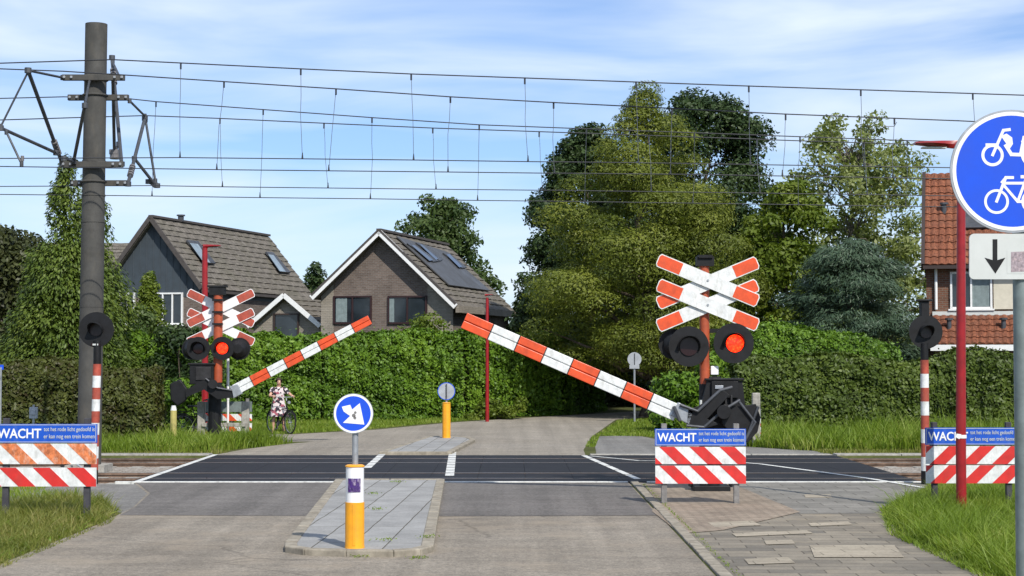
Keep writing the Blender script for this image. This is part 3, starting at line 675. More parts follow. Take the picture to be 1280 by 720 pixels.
# overhead wires
def polyY(pp, Y):
    pts = [P(a, b, Y) for a, b in pp]
    a, b = pts[0], pts[1]; L0 = a + (a - b).normalized() * 16; L0.z = a.z + .35
    c, d = pts[-1], pts[-2]; L1 = c + (c - d).normalized() * 14; L1.z = c.z - .05
    return [L0] + pts + [L1]
mess = [([(0, 79), (140, 74.5), (375, 86), (515, 92.5), (657, 97.5), (935, 107.5), (1280, 119)], YN, 'highest messenger wire, topmost of the overhead wires'),
        ([(0, 86), (78, 89), (160, 94), (280, 102), (420, 111), (563, 121), (690, 128), (980, 142.5), (1200, 151), (1280, 155)], YN2, 'second messenger wire from the top, just under the highest wire'),
        ([(0, 123), (80, 121), (162, 123.5), (195, 127), (330, 137), (465, 147), (600, 156), (812, 164), (1280, 181)], YF, 'third overhead wire from the top, meeting the fourth near the big tree'),
        ([(0, 150), (95, 147), (181, 144.5), (275, 148), (405, 154), (540, 160), (673, 164.5), (1000, 176), (1280, 185)], YF2, 'fourth overhead wire from the top, starting at the outer right cantilever')]
cont = [([(0, 198), (225, 197), (378, 198.5), (518, 200), (660, 202), (800, 203.5), (1280, 211)], YN, 'upper contact wire, fifth of the overhead wires counted from the top'),
        ([(0, 208), (270, 212), (411, 213.5), (560, 215), (690, 216.5), (860, 218), (1280, 225)], YN2, 'second contact wire, sixth overhead wire counted from the top'),
        ([(0, 233), (190, 232), (278, 233.5), (410, 235), (545, 236.5), (700, 238), (1280, 246)], YF, 'third contact wire, seventh overhead wire counted from the top'),
        ([(0, 243), (150, 244.5), (325, 247), (465, 248.5), (597, 250.5), (690, 251.5), (1280, 260)], YF2, 'lowest contact wire, bottom of all the overhead wires')]
def yat(pp, x):
    return float(np.interp(x, [p[0] for p in pp], [p[1] for p in pp]))
WO = []
for k, (pp, Y, lab) in enumerate(mess + cont):
    w = empty('overhead_wire', P(pp[len(pp) // 2][0], pp[len(pp) // 2][1], Y), lab, 'overhead wire', 'overhead line wires above the crossing')
    r = .0125 if k < 4 else .0105
    MB().tube(polyY(pp, Y), r, 6).build('wire', M['wire'], w, smooth=True); WO.append(w)
drops = [(0, 0, [(226, 225), (376, 378), (514, 517), (656, 660), (795, 798), (936, 938), (1076, 1080), (1216, 1222)]),
         (1, 1, [(280, 271), (420, 411), (563, 560), (692, 693), (840, 838), (982, 978), (1118, 1116)]),
         (2, 3, [(195, 190), (329, 325), (465, 463), (599, 597), (733, 731), (868, 866), (1000, 998), (1134, 1132)]),
         (3, 2, [(275, 278), (405, 410), (541, 545), (674, 678), (811, 814), (946, 950), (1080, 1084)])]
for a, b, lst in drops:
    (pa, Ya, _), (pb, Yb, _) = mess[a], cont[b]
    for xa, xb in lst:
        A = P(xa, yat(pa, xa), Ya); B = P(xb, yat(pb, xb), Yb); mid = A.lerp(B, .5) + Vector((random.uniform(-.03, .03), 0, 0))
        mb = MB(); mb.tube([A, A.lerp(B, .25).lerp(mid, .2), mid, B], .0055, 5)
        mb.tube([A + Vector((0, 0, .01)), A - Vector((0, 0, .12))], .018, 6, 1); mb.tube([B + Vector((0, 0, .12)), B], [.008, .02], 6, 1)
        mb.build('dropper', [M['dropper'], M['wire']], WO[a])
# ------------------------------------------------------------------ signs and barriers
def stripes(mb, x0, x1, z0, z1, y, t, slant, n, wm=0, rm=1):
    """board slab with slanted stripes as separate abutting prisms"""
    w = x1 - x0; h = z1 - z0; p = w / n; sh = h * slant
    cuts_ = []
    k = -3
    base = MB().v
    mb.box(((x0 + x1) / 2, y + t / 2, (z0 + z1) / 2), (w, t, h), wm)
    def clip(poly):   # clip to x0..x1
        def cl(pl, xx, keep):
            out = []
            for i in range(len(pl)):
                a, b = pl[i - 1], pl[i]; ia, ib = keep(a[0], xx), keep(b[0], xx)
                if ia != ib:
                    u = (xx - a[0]) / (b[0] - a[0]); out.append((xx, a[1] + (b[1] - a[1]) * u))
                if ib: out.append(b)
            return out
        q = cl(poly, x0, lambda v, xx: v >= xx - 1e-9)
        return cl(q, x1, lambda v, xx: v <= xx + 1e-9) if q else q
    for k in range(-3, n + 3):
        a = x0 + (k + .13) * p; b = a + p * .5
        top, bot = (0, sh) if slant > 0 else (-sh, 0)
        pl = [(a + bot, z0), (b + bot, z0), (b + top, z1), (a + top, z1)]
        q = clip(pl)
        if len(q) > 2: mb.poly([(px_, y, pz_) for px_, pz_ in q], .003, rm, (0, -1, 0))
def wacht(x0, x1, base_y, zs, label, slant, redm, postm, nst=3, face=-1, post_top=None, top_red=None, back=False):
    Y = base_y; root = empty('warning_board', ((x0 + x1) / 2, Y, 0), label, 'warning board', 'striped crossing boards')
    W = x1 - x0; (s1, s0, a1, a0, b1, b0) = zs
    for xx in (x0 + W * .1, x1 - W * .1):
        MB().box((xx, Y + .05, (s1 + .08 - .3) / 2), (.085, .085, s1 + .08 + .3)).build('post', postm, root, bevel=.006)
    for (z1_, z0_, rm) in ((a1, a0, top_red or redm), (b1, b0, redm)):
        mb = MB(); stripes(mb, x0, x1, z0_, z1_, Y - .02, .03, slant, nst); mb.build('striped_board', [M['white'], rm], root)
    if not back:
        mb = MB(); mb.box(((x0 + x1) / 2, Y, (s0 + s1) / 2), (W + .01, .03, s1 - s0), 0)
        e = .012
        for (cx_, cz_, sx, sz) in (((x0 + x1) / 2, s1 - e, W - .02, .007), ((x0 + x1) / 2, s0 + e, W - .02, .007), (x0 + .012, (s0 + s1) / 2, .007, s1 - s0 - .024), (x1 - .012, (s0 + s1) / 2, .007, s1 - s0 - .024)):
            mb.box((cx_, Y - .016, cz_), (sx, .004, sz), 1)
        sp = mb.build('sign_panel', [M['blue_panel'], M['palegrey']], root)
        hh = s1 - s0; yy = Y - .0185
        text_mesh('WACHT', x0 + W * .025, x0 + W * .455, s0 + hh * .24, s0 + hh * .76, yy, M['white_clean'], sp, offset=.018)
        text_mesh('tot het rode licht gedoofd is', x0 + W * .48, x1 - W * .02, s0 + hh * .55, s0 + hh * .84, yy, M['palegrey'], sp, offset=.004)
        text_mesh('er kan nog een trein komen', x0 + W * .48, x1 - W * .02, s0 + hh * .17, s0 + hh * .46, yy, M['palegrey'], sp, offset=.004)
    else:
        MB().box(((x0 + x1) / 2, Y, (s0 + s1) / 2), (W, .03, s1 - s0)).build('sign_panel', M['polegreen'], root)
    return root
def zz(Y, *pys): return [P(640, q, Y).z for q in pys]
Y = 27.1; wacht(P(819, 560, Y).x, P(932, 560, Y).x, Y, zz(Y, 536, 557, 558.5, 580, 582, 604.5), 'blue WACHT board over two red and white boards, in the middle beside the lit barrier', 1.05, M['red'], M['postwood'])
Y = 24.5; wacht(P(-6, 560, Y).x, P(121, 560, Y).x, Y, zz(Y, 530, 553.5, 554.5, 580, 584.5, 608), 'WACHT board at the left edge, its upper striped board faded to orange', 1.05, M['red'], M['darkpost'], top_red=M['faded_orange'])
Y = 26.2; wacht(P(1157, 560, Y).x, P(1273, 560, Y).x, Y, zz(Y, 534.5, 556, 557.5, 580, 581.5, 604), 'WACHT board behind the thick red lamp post at the right edge', -1.05, M['red'], M['darkpost'])
Y = 46.8; wacht(P(255, 520, Y).x, P(315, 520, Y).x, Y, zz(Y, 502, 515, 517.5, 526, 529, 539), 'striped board with plain dark back, behind the concrete posts by the far barrier', 1.05, M['orange_red'], M['postwood'], back=True)
Y = 44.5; wacht(P(893, 530, Y).x, P(951, 530, Y).x, Y, zz(Y, 511, 522, 523, 532, 534, 543), 'small striped board mostly hidden behind the black barrier machine', 1.05, M['red'], M['postwood'], back=True)
# concrete posts with a rail
for (pxs, Y, lab) in (((252, 307), 45.7, 'low fence of two concrete posts and a rail beside the far barrier'), ((945,), 44.2, 'single weathered concrete post right of the barrier machine')):
    t = empty('concrete_fence' if len(pxs) > 1 else 'concrete_post', P(pxs[0], 500, Y).xy.to_3d(), lab, 'fence' if len(pxs) > 1 else 'post')
    zt = P(640, 502 if len(pxs) > 1 else 491, Y).z
    for q in pxs:
        c = P(q, 500, Y); MB().box((c.x, Y, zt / 2 - .1), (.2, .16, zt + .2)).build('post', M['concrete'], t, bevel=.025)
    if len(pxs) > 1:
        a, b = P(pxs[0], 531, Y - .1), P(pxs[1], 531, Y - .1); MB().bar(a, b, .06, .1).build('rail', M['concrete'], t, bevel=.01)
# round signal lights on striped posts
def round_light(px, py, Y, pole_x, ytop, nst, label, rpx, cap=False, lowx=None):
    c = P(px, py, Y); root = empty('crossing_light', (P(pole_x, 500, Y).x, Y, 0), label, 'warning light', 'unlit round lights on striped posts')
    s = F / Y; pxw = P(pole_x, 500, Y).x
    zt = P(640, ytop, Y).z; mb = MB(); zh = (zt - .25) / nst
    lowx_ = pxw if lowx is None else P(lowx, 600, Y).x
    for i in range(nst):
        z0_, z1_ = .25 + i * zh, .25 + (i + 1) * zh
        f0, f1 = (z0_ / zt), (z1_ / zt)
        mb.tube([(lowx_ + (pxw - lowx_) * f0, Y, z0_), (lowx_ + (pxw - lowx_) * f1, Y, z1_)], .075, 14, (i + nst) % 2)
    mb.tube([(lowx_, Y, -.1), (lowx_, Y, .25)], .08, 14, 2); mb.tube([(pxw, Y, zt), (pxw, Y, c.z - .2)], .07, 12, 2)
    mb.build('post', [M['white'], M['dull_red'], M['black']], root, smooth=True)
    r = rpx / s; mb = MB(); mb.disc(c, r, .02, 0, 40); mb.tube([c + Vector((0, .02, 0)), c + Vector((0, .28, 0))], [r * .6, r * .45], 20, 0)
    tg = mb.build('target_board', M['black'], root, smooth=True)
    mb = MB(); n = 16; vr = r * .42     # hood: half tube over the lens
    a0, a1 = -.55, math.pi + .55; ring = []
    for i in range(n + 1):
        a = a0 + (a1 - a0) * i / n; ring.append((math.cos(a) * vr, math.sin(a) * vr, (math.sin(a) + .6) / 1.6 * .26 + .03))
    vs = []; 
    for (x_, z_, d_) in ring: vs += [c + Vector((x_, -.02, z_)), c + Vector((x_ * .97, -.02 - max(d_, .03), z_ * .97)), c + Vector((x_ * .93, -.02, z_ * .93)), c + Vector((x_ * .9, -.02 - max(d_, .03), z_ * .9))]
    for i in range(n):
        b = i * 4; mb.add([], []); mb.f += [(b, b + 1, b + 5, b + 4), (b + 2, b + 6, b + 7, b + 3), (b + 1, b + 3, b + 7, b + 5)]; mb.m += [0] * 3
    mb.v += vs; mb.build('hood', M['black'], root, smooth=True)
    MB().disc(c + Vector((0, -.022, 0)), vr * .88, .02, 0, 24).build('lens', M['dark_lens'], root)
    if cap:
        MB().box(c + Vector((0, .1, r + .12)), (.14, .2, .26)).box(c + Vector((0, .1, r + .27)), (.24, .28, .04)).build('bell_box', M['black'], root, bevel=.01)
    else:
        MB().box(c + Vector((0, -.04, -r * .85)), (.16, .04, .05), 0).box(c + Vector((0, -.062, -r * .85)), (.1, .01, .03), 1).build('name_tag', [M['dark_lens'], M['palegrey']], root)
    return root
round_light(120.5, 412, 31.4, 121, 455, 9, 'unlit round light on a striped post in front of the tall grey mast', 22, lowx=117)
round_light(1157, 415, 31.2, 1156, 450, 8, 'unlit round light on a striped post right of the hedge gap', 21, cap=True)

# --- barrier assemblies
def lens_hood(mb, c, vr, dpt, fy):
    n = 16; a0, a1 = -.4, math.pi + .4; k = len(mb.v)
    for i in range(n + 1):
        a = a0 + (a1 - a0) * i / n; x_, z_ = math.cos(a) * vr, math.sin(a) * vr; d_ = (math.sin(a) + .5) / 1.5 * dpt + .03
        d_ = max(d_, .03); mb.v += [c + Vector((x_, 0, z_)), c + Vector((x_, fy * d_, z_)), c + Vector((x_ * .93, 0, z_ * .93)), c + Vector((x_ * .93, fy * d_, z_ * .93))]
    for i in range(n):
        b = k + i * 4; mb.f += [(b, b + 1, b + 5, b + 4), (b + 2, b + 6, b + 7, b + 3), (b + 1, b + 3, b + 7, b + 5)]; mb.m += [0] * 3
def plank(mb, a, b, w, y, t, fr=.235, red=1):
    """cross plank from a to b (world x,z), pointed white-edged red ends"""
    a, b = Vector((a[0], 0, a[1])), Vector((b[0], 0, b[1])); d = (b - a); Ln = d.length; d.normalize(); s = Vector((-d.z, 0, d.x))
    def P2(u, v): q = a + d * u + s * v; return (q.x, y, q.z)
    h = w / 2; c = w * .22
    out = [P2(0, -h + c), P2(c * .6, -h), P2(Ln - c * .6, -h), P2(Ln, -h + c), P2(Ln, h - c), P2(Ln - c * .6, h), P2(c * .6, h), P2(0, h - c)]
    mb.poly(out, t, 0, (0, 1, 0))
    e = w * .07; rl = Ln * fr
    for u0, u1 in ((e, rl), (Ln - rl, Ln - e)):
        tip_first = u0 == e
        if tip_first: pl = [P2(u0, -h + c), P2(u0 + c * .5, -h + e), P2(u1, -h + e), P2(u1, h - e), P2(u0 + c * .5, h - e), P2(u0, h - c)]
        else: pl = [P2(u0, -h + e), P2(u1 - c * .5, -h + e), P2(u1, -h + c), P2(u1, h - c), P2(u1 - c * .5, h - e), P2(u0, h - e)]
        for (yy, nn) in ((0, -1), (t, 1)): mb.poly([(p[0], p[1] + yy, p[2]) for p in pl], .003, red, (0, nn, 0))
    for u in (Ln / 2,): 
        q = a + d * u; mb.disc((q.x, y, q.z), .02, .012, 2, 10)
def arm_mesh(mb, a, b, h0, h1, y, t, nseg, first_red=True):
    a, b = Vector((a[0], y, a[1])), Vector((b[0], y, b[1])); d = (b - a); Ln = d.length; d.normalize(); s = Vector((-d.z, 0, d.x))
    if s.z < 0: s = -s
    for i in range(nseg):
        u0, u1 = i / nseg, (i + 1) / nseg; ha, hb = h0 + (h1 - h0) * u0, h0 + (h1 - h0) * u1
        for lo, hi, yo in ((-.5, -.03, 0), (.03, .5, 0), (-.03, .03, .02)):
            prof = lambda p, hh: [p + s * hh * lo + Vector((0, -t / 2 + yo, 0)), p + s * hh * hi + Vector((0, -t / 2 + yo, 0)), p + s * hh * hi + Vector((0, t / 2 - yo, 0)), p + s * hh * lo + Vector((0, t / 2 - yo, 0))]
            A, B = prof(a + d * Ln * u0, ha), prof(a + d * Ln * u1, hb)
            mb.add(A + B, [(3, 2, 1, 0), (4, 5, 6, 7), (0, 1, 5, 4), (1, 2, 6, 5), (2, 3, 7, 6), (3, 0, 4, 7)], (1 if (i % 2 == 0) == first_red else 0))
        e = a + d * Ln * u1
        if i < nseg - 1: mb.box(e, (.02, t + .012, max(ha, hb) * 1.02), 2, Matrix(((d.x, 0, -d.z), (0, 1, 0), (d.z, 0, d.x))))
def mech(root, X, Z, Yc, sgn, k=1.0):
    pass

# right (near) assembly, everything around px 885, distance 29.8
Y = 29.8; S = F / Y
def W(px, py, Yd=0.0): return P(px, py, Y + Yd)
b1 = empty('crossing_barrier', (W(883, 600).x, Y, 0), 'nearer level crossing barrier with lit red lamp, striped arm slanting up to the left', 'level crossing barrier', 'half-raised crossing barriers with red and white crosses')
mxx = W(881, 500).x
mb = MB(); mb.tube([(mxx, Y, -.1), (mxx, Y, W(0, 480).z)], .1, 16, 1); mb.tube([(mxx, Y, W(0, 480).z), (mxx, Y, W(0, 330).z)], .085, 16, 0)
mb.box(W(881, 327), (.3, .22, .16), 1).box(W(881, 321), (.24, .3, .05), 1); mb.build('mast', [M['mast_orange'], M['black']], b1, smooth=True)
for (cy1, cy2) in (((325, 377), (380, 328)), ((356, 407), (408, 356))):
    mb = MB()
    a, b = W(821, cy2[0]), W(946, cy2[1]); plank(mb, (a.x, a.z), (b.x, b.z), .235, Y - .13, .025)
    a, b = W(821, cy1[0]), W(946, cy1[1]); plank(mb, (a.x, a.z), (b.x, b.z), .235, Y - .17, .025)
    mb.build('cross_sign', [M['white'], M['orange_red'], M['steel']], b1)
for (cx_, cz_, lit, r_) in ((861, 433, False, 25), (917, 429, True, 25)):
    c = W(cx_, cz_, -.18); mb = MB(); mb.disc(c, r_ / S, .02, 0, 40); mb.tube([c + Vector((0, .0, 0)), c + Vector((0, .22, 0))], [r_ / S * .8, r_ / S * .55], 20, 0)
    lu = mb.build('light_unit', M['black'], b1, smooth=True)
    mb = MB(); lens_hood(mb, c + Vector((0, -.02, 0)), .19 if not lit else .185, .2, -1); mb.build('hood', M['black'], lu, smooth=True)
    cl = c + Vector((.02 if lit else 0, -.022, -.005)); mb = MB(); mb.tube([cl, cl + Vector((0, -.02, 0)), cl + Vector((0, -.035, 0))], [.15, .135, .07], 28) if lit else mb.disc(cl, .155, .02, 0, 28)
    mb.build('lens', M['lit_red'] if lit else M['dark_lens'], lu, smooth=lit)
mb = MB(); c = W(842, 430, .1); mb.disc(c, 19 / S, .03, 0, 32); mb.tube([c, c + Vector((.1, -.2, 0))], [.2, .15], 16); mb.build('side_light', M['black'], b1, smooth=True)
MB().bar(W(845, 415, .02), W(935, 412, .02), .06, .07).build('light_bracket', M['black'], b1)
mb = MB(); mb.box(W(893, 463), (.13, .1, .15), 0).box(W(893, 473), (.2, .14, .06), 1); mb.build('bell', [M['white_clean'], M['black']], b1, bevel=.01)
# machine housing
mb = MB()
mb.poly([W(878, 540, -.2), W(878, 500, -.2), W(884, 476, -.2), W(928, 476, -.2), W(933, 520, -.2), W(928, 550, -.2), W(892, 552, -.2)], .55, 0, (0, 1, 0))
mb.box(W(904, 474), (.66, .48, .035), 0).box(W(906, 487, -.235), (.45, .06, .28), 0)
for q in range(3): mb.box(W(900 + q * 7, 505, -.25), (.03, .1, .3), 1)
mb.box(W(899, 484, -.28), (.14, .01, .06), 2)
mb.build('machine_housing', [M['black'], M['blacksoft'], M['steel']], b1, bevel=.015)
mb = MB(); mb.tube([W(890, 552), (W(890, 552).x, Y, -.1)], .13, 16); mb.box((W(888, 600).x, Y, .03), (.62, .55, .14)); mb.tube([W(862, 608), W(886, 560)], .04, 8); mb.tube([W(915, 608), W(890, 560)], .04, 8)
mb.build('pedestal', M['black'], b1, bevel=.01)
mb = MB(); a, b = W(581, 401), W(843, 515); arm_mesh(mb, (a.x, a.z), (b.x, b.z), .275, .29, Y - .42, .1, 8)
ar = mb.build('barrier_arm', [M['white'], M['orange_red'], M['blacksoft']], b1, bevel=.012)
mb = MB(); 
for (u, v, w_) in (((640, 423), (644, 432), 0),): pass
mb = MB(); mb.poly([W(838, 519, -.5), W(848, 503, -.5), W(868, 511, -.5), W(862, 531, -.5)], .16, 0, (0, 1, 0)); mb.box(W(846, 517, -.5), (.05, .2, .27), 1, Matrix.Rotation(R(-23), 3, 'Y').to_3x3())
mb.build('arm_clamp', [M['steel'], M['darksteel']], b1, bevel=.012)
mb = MB()
for dy in (-.5, -.32):
    pl = [W(860, 512, dy), W(872, 508, dy), W(905, 488, dy), W(912, 494, dy), W(884, 524, dy), W(900, 530, dy), W(880, 536, dy), W(858, 530, dy)]
    mb.poly(pl, .03, 0, (0, 1, 0))
mb.tube([W(850, 506, -.52), W(872, 514, -.54), W(900, 488, -.5), W(915, 484, -.4)], .03, 8, 1); mb.tube([W(858, 532, -.5), W(880, 534, -.5), W(905, 512, -.5), W(925, 500, -.45)], .028, 8, 1)
mb.tube([W(905, 515, -.6), W(905, 515, .1)], .12, 20, 0)
mb.build('arm_linkage', [M['black'], M['darksteel']], b1, bevel=.006)
mb = MB()
for dy in (-.42, -.1):
    mb.poly([W(905, 505, dy), W(925, 508, dy), W(945, 505, dy), W(951, 522, dy), W(947, 540, dy), W(935, 553, dy), W(918, 548, dy), W(902, 528, dy)], .1, 0, (0, 1, 0))
mb.tube([W(922, 500, -.45), W(944, 528, -.45), W(930, 552, -.45)], .028, 8, 1); mb.tube([W(948, 508, -.45), W(934, 545, -.45)], .025, 8, 1)
mb.build('counterweight', [M['black'], M['darksteel']], b1, bevel=.02)
mb = MB(); mb.tube([W(876, 500, -.4), W(876, 512, -.4)], .022, 8); mb.build('pin', M['palegrey'], b1)

# left (far) assembly, distance 45.5
Y = 45.5; S = F / Y
b2 = empty('crossing_barrier', (W(269, 550).x, Y, 0), 'farther level crossing barrier beyond the tracks, striped arm slanting up to the right', 'level crossing barrier', 'half-raised crossing barriers with red and white crosses')
mxx = W(272, 500).x
mb = MB(); mb.tube([(mxx, Y, W(0, 478).z), (mxx, Y, W(0, 365).z)], .12, 16, 0); mb.tube([(mxx - .03, Y, -.1), (mxx, Y, W(0, 478).z)], .11, 16, 1)
mb.box(W(272, 364), (.4, .26, .2), 1).box(W(272, 358), (.5, .3, .05), 1)
for q in (375, 390, 405): mb.box(W(272, q, -.1), (.27, .12, .05), 1)
mb.build('mast', [M['mast_orange'], M['black']], b2, smooth=True)
for (ca, cb) in (((371, 409), (410, 372)), ((393, 424), (424, 393))):
    pass
for (ya, yb) in ((365, 405), (389, 428)):
    mb = MB(); h_ = (yb - ya)
    a, b = W(233, yb), W(316, ya); plank(mb, (a.x, a.z), (b.x, b.z), .235, Y + .16, .025, .24)
    a, b = W(233, ya), W(316, yb); plank(mb, (a.x, a.z), (b.x, b.z), .235, Y + .2, .025, .24)
    mb.build('cross_sign', [M['white_clean'], M['dull_red'], M['steel']], b2)
MB().bar(W(238, 434, .0), W(305, 434, .0), .1, .12).build('light_bracket', M['black'], b2)
for (cx_, lit) in ((248, False), (278, True)):
    c = W(cx_, 435.5, -.2); mb = MB(); mb.disc(c, 14.5 / S, .02, 0, 36); mb.tube([c, c + Vector((0, .3, 0))], [.27, .2], 20)
    lu = mb.build('light_unit', M['black'], b2, smooth=True)
    mb = MB(); lens_hood(mb, c + Vector((0, -.02, 0)), .19, .2, -1); mb.build('hood', M['black'], lu, smooth=True)
    cl = c + Vector((0, -.022, 0)); MB().tube([cl, cl + Vector((0, -.02, 0)), cl + Vector((0, -.03, 0))], [.15, .135, .07], 26).build('lens', M['lit_red'] if lit else M['dark_lens'], lu, smooth=True)
for cx_ in (241, 299):
    c = W(cx_, 436, .1); mb = MB(); mb.disc(c, 14 / S, .03, 0, 32, ax=(0, 1, 0)); mb.tube([c, c + Vector((0, -.25, 0))], [.26, .12], 16); mb.build('rear_light', M['black'], b2, smooth=True)
mb = MB(); mb.box(W(254, 467), (.62, .5, .55), 0).box(W(254, 455), (.7, .56, .05), 0).box(W(254, 467, -.26), (.4, .03, .35), 1); mb.build('machine_housing', [M['black'], M['blacksoft']], b2, bevel=.02)
mb = MB(); mb.tube([W(269, 490), (W(268, 490).x, Y, -.1)], .17, 14); mb.box((W(268, 490).x, Y, .03), (.6, .5, .12)); mb.build('pedestal', M['black'], b2, bevel=.01)
mb = MB(); a, b = W(464, 400), W(297, 487); arm_mesh(mb, (a.x, a.z), (b.x, b.z), .24, .28, Y - .42, .1, 8)
mb.build('barrier_arm', [M['white'], M['orange_red'], M['blacksoft']], b2, bevel=.012)
mb = MB(); mb.poly([W(287, 483, -.5), W(297, 480, -.5), W(303, 492, -.5), W(291, 498, -.5)], .16, 0, (0, 1, 0)); mb.build('arm_clamp', M['steel'], b2, bevel=.01)
mb = MB()
for dy in (-.5, -.32): mb.poly([W(290, 487, dy), W(282, 486, dy), W(262, 472, dy), W(250, 477, dy), W(232, 488, dy), W(232, 497, dy), W(255, 487, dy), W(272, 499, dy), W(292, 497, dy)], .04, 0, (0, 1, 0))
mb.tube([W(257, 473, -.52), W(272, 485, -.54), W(290, 488, -.5)], .025, 8, 1); mb.tube([W(266, 480, -.6), W(266, 480, .2)], .12, 16)
mb.build('arm_linkage', [M['black'], M['darksteel']], b2)
mb = MB()
for dy in (-.45, -.15): mb.poly([W(212, 480, dy), W(225, 474, dy), W(234, 486, dy), W(233, 500, dy), W(222, 508, dy), W(213, 500, dy)], .12, 0, (0, 1, 0))
mb.build('counterweight', M['black'], b2, bevel=.03)
# warning text flag pole behind far barrier: slim white rod
t = top_mesh(MB().tube([P(285, 500, 46.2), P(285, 448, 46.2)], .035, 8).tube([(P(285, 500, 46.2).x, 46.2, -.1), P(285, 500, 46.2)], .03, 8), 'marker_rod', M['white_clean'], (P(285, 500, 46.2).x, 46.2, 0)); tag(t, 'slim white rod standing right of the far barrier machine', 'rod')

# ------------------------------------------------------------------ sign bollards
def ring_sign(root, c, r, dy=0, arrow=True, back=False):
    mb = MB(); mb.disc(c, r, .012, 0, 48)
    if not back:
        mb.disc(c + Vector((0, -.012, 0)), r * .97, .003, 1, 48, r0=r * .87)
        mb.disc(c + Vector((0, -.012, 0)), r * .87, .002, 2, 48)
        if arrow:   # arrow to lower right with a torn, peeled tail
            sh = [(-.58, .34), (-.16, .44), (-.06, .2), (.32, .52), (.55, -.55), (-.52, -.46), (-.16, -.12), (-.48, .1)]
            vs = [c + Vector((a * r, -.0142, b * r)) for a, b in sh]; mb.poly(list(vs), .003, 1, (0, -1, 0))
            for (a, b, q) in ((.02, -.1, .1), (.1, .05, .07), (.08, -.22, .08)): mb.disc(c + Vector((a * r, -.0175, b * r)), q * r, .001, 3, 8)
    return mb.build('sign_disc', [M['steel'], M['white_clean'], M['blue'], M['postwood']], root)
def bollard(base, hy, label, seen_front):
    root = empty('sign_bollard', base, label, 'sign bollard', 'yellow bollards on the traffic islands')
    x, y, z = base; zt = z + .85 if seen_front else z + .95
    mb = MB()
    ht = hy[0]; wb = hy[1]
    mb.tube([(x, y, z - .02), (x, y, z + .03), (x, y, z + wb - .01)], [.118, .112, .112], 20, 0)
    if wb < ht: mb.tube([(x, y, z + wb - .01), (x, y, z + ht)], .106, 20, 1)
    mb.tube([(x, y, z + ht), (x, y, z + ht + .012), (x, y, z + ht + .025)], [.114, .114, .09], 20, 0)
    mb.box((x, y - .112, z + wb * .5), (.03, .012, wb * .9), 0)
    bd = mb.build('bollard_body', [M['yellow'], M['white_clean']], root, smooth=True)
    if seen_front:
        n = 8; mb = MB(); vs = []
        for i in range(n + 1):
            a = R(-90 - 42 + 84 * i / n)
            for zz_ in (z + .64, z + .8): vs.append((x + .111 * math.cos(a), y + .111 * math.sin(a), zz_))
        mb.add(vs, [(2 * i, 2 * i + 2, 2 * i + 3, 2 * i + 1) for i in range(n)]); mb.build('sticker', M['sticker'], bd)
    mb = MB(); mb.tube([(x, y + .03, z + ht), (x, y + .03, z + hy[2] + .18)], .036, 12); mb.build('pole', M['steel'], root, smooth=True)
    return root
p = G(443.5, 677, .12); p = Vector((P(443.5, 640, 20.35).x, 20.35, .08))
z_sign = P(441, 517, 20.3).z
r1 = bollard(p, (.93, .53, z_sign - .08), 'front yellow and white bollard with a blue round arrow sign', True)
ring_sign(r1, Vector((P(441.5, 517, 20.3).x, p.y - .015, z_sign)), .233)
Y = 47.6; p2 = Vector((P(558, 549, Y).x, Y, .08)); zs = P(558, 489, Y).z
r2 = bollard(p2, (.93, .93, zs - .12), 'plain yellow bollard beyond the tracks with a grey round sign seen from behind', False)
mb = MB(); mb.disc(Vector((p2.x, Y - .02, zs)), .24, .012, 0, 40); mb.disc(Vector((p2.x, Y - .032, zs)), .24, .002, 1, 40, r0=.222); mb.box((p2.x, Y - .05, zs), (.03, .03, .4), 2); mb.build('sign_disc', [M['greysign'], M['blue'], M['darksteel']], r2)
# far round sign with plate
Y = 60.0; c = P(793, 449, Y)
t = empty('road_sign', (c.x, Y, 0), 'small round grey sign on a thin pole under the big tree', 'road sign')
MB().tube([(c.x, Y, -.1), (c.x, Y, c.z + .2)], .035, 8).build('pole', M['steel'], t)
mb = MB(); mb.disc(c + Vector((0, -.04, 0)), .24, .012, 0, 36); mb.box(c + Vector((0, -.05, 0)), (.035, .02, .4), 1); mb.build('sign_disc', [M['greysign'], M['darksteel']], t)
MB().box(P(793, 458.5, Y - .05), (.34, .02, .13)).build('plate', M['greysign'], t)
# ------------------------------------------------------------------ big cycle sign at right edge
Y = 9.0; c = P(1265, 214, Y); r = 77.5 / F * Y; s_ = Y / F
t = empty('cycle_path_sign', (P(1279, 400, Y).x, Y + .06, 0), 'large blue round sign with moped and bicycle, nearest the viewer at right', 'road sign')
MB().tube([(P(1281, 400, Y).x, Y + .06, -.2), (P(1281, 400, Y).x, Y + .06, c.z + r * .9)], .042, 16).build('pole', M['polegreen'], t, smooth=True)
mb = MB(); mb.disc(c + Vector((0, .012, 0)), r, .012, 0, 72); mb.disc(c, r * .965, .002, 1, 72, r0=r * .905); mb.disc(c, r * .905, .0015, 2, 72); sd = mb.build('sign_disc', [M['steel'], M['white_clean'], M['blue']], t)
def sp(px, py): q = P(px, py, Y); return Vector((q.x, Y - .0016, q.z))
def flat_line(mb, pts, w, mat=0):
    for a, b in zip(pts, pts[1:]):
        a, b = sp(*a), sp(*b); d = (b - a).normalized(); n = Vector((-d.z, 0, d.x)) * w * s_ / 2; e = d * w * s_ * .35
        mb.poly([a - n - e, b - n + e, b + n + e, a + n - e], .001 + .0002 * random.random(), mat, (0, -1, 0))
mb = MB()
for x_, y_ in ((1245.5, 252), (1292, 252)): mb.disc(sp(x_, y_), 15.5 * s_, .0012, 0, 36, r0=12.3 * s_)
flat_line(mb, [(1245.5, 252), (1257, 222), (1266, 222)], 3.6); flat_line(mb, [(1257, 222), (1252, 228)], 3)
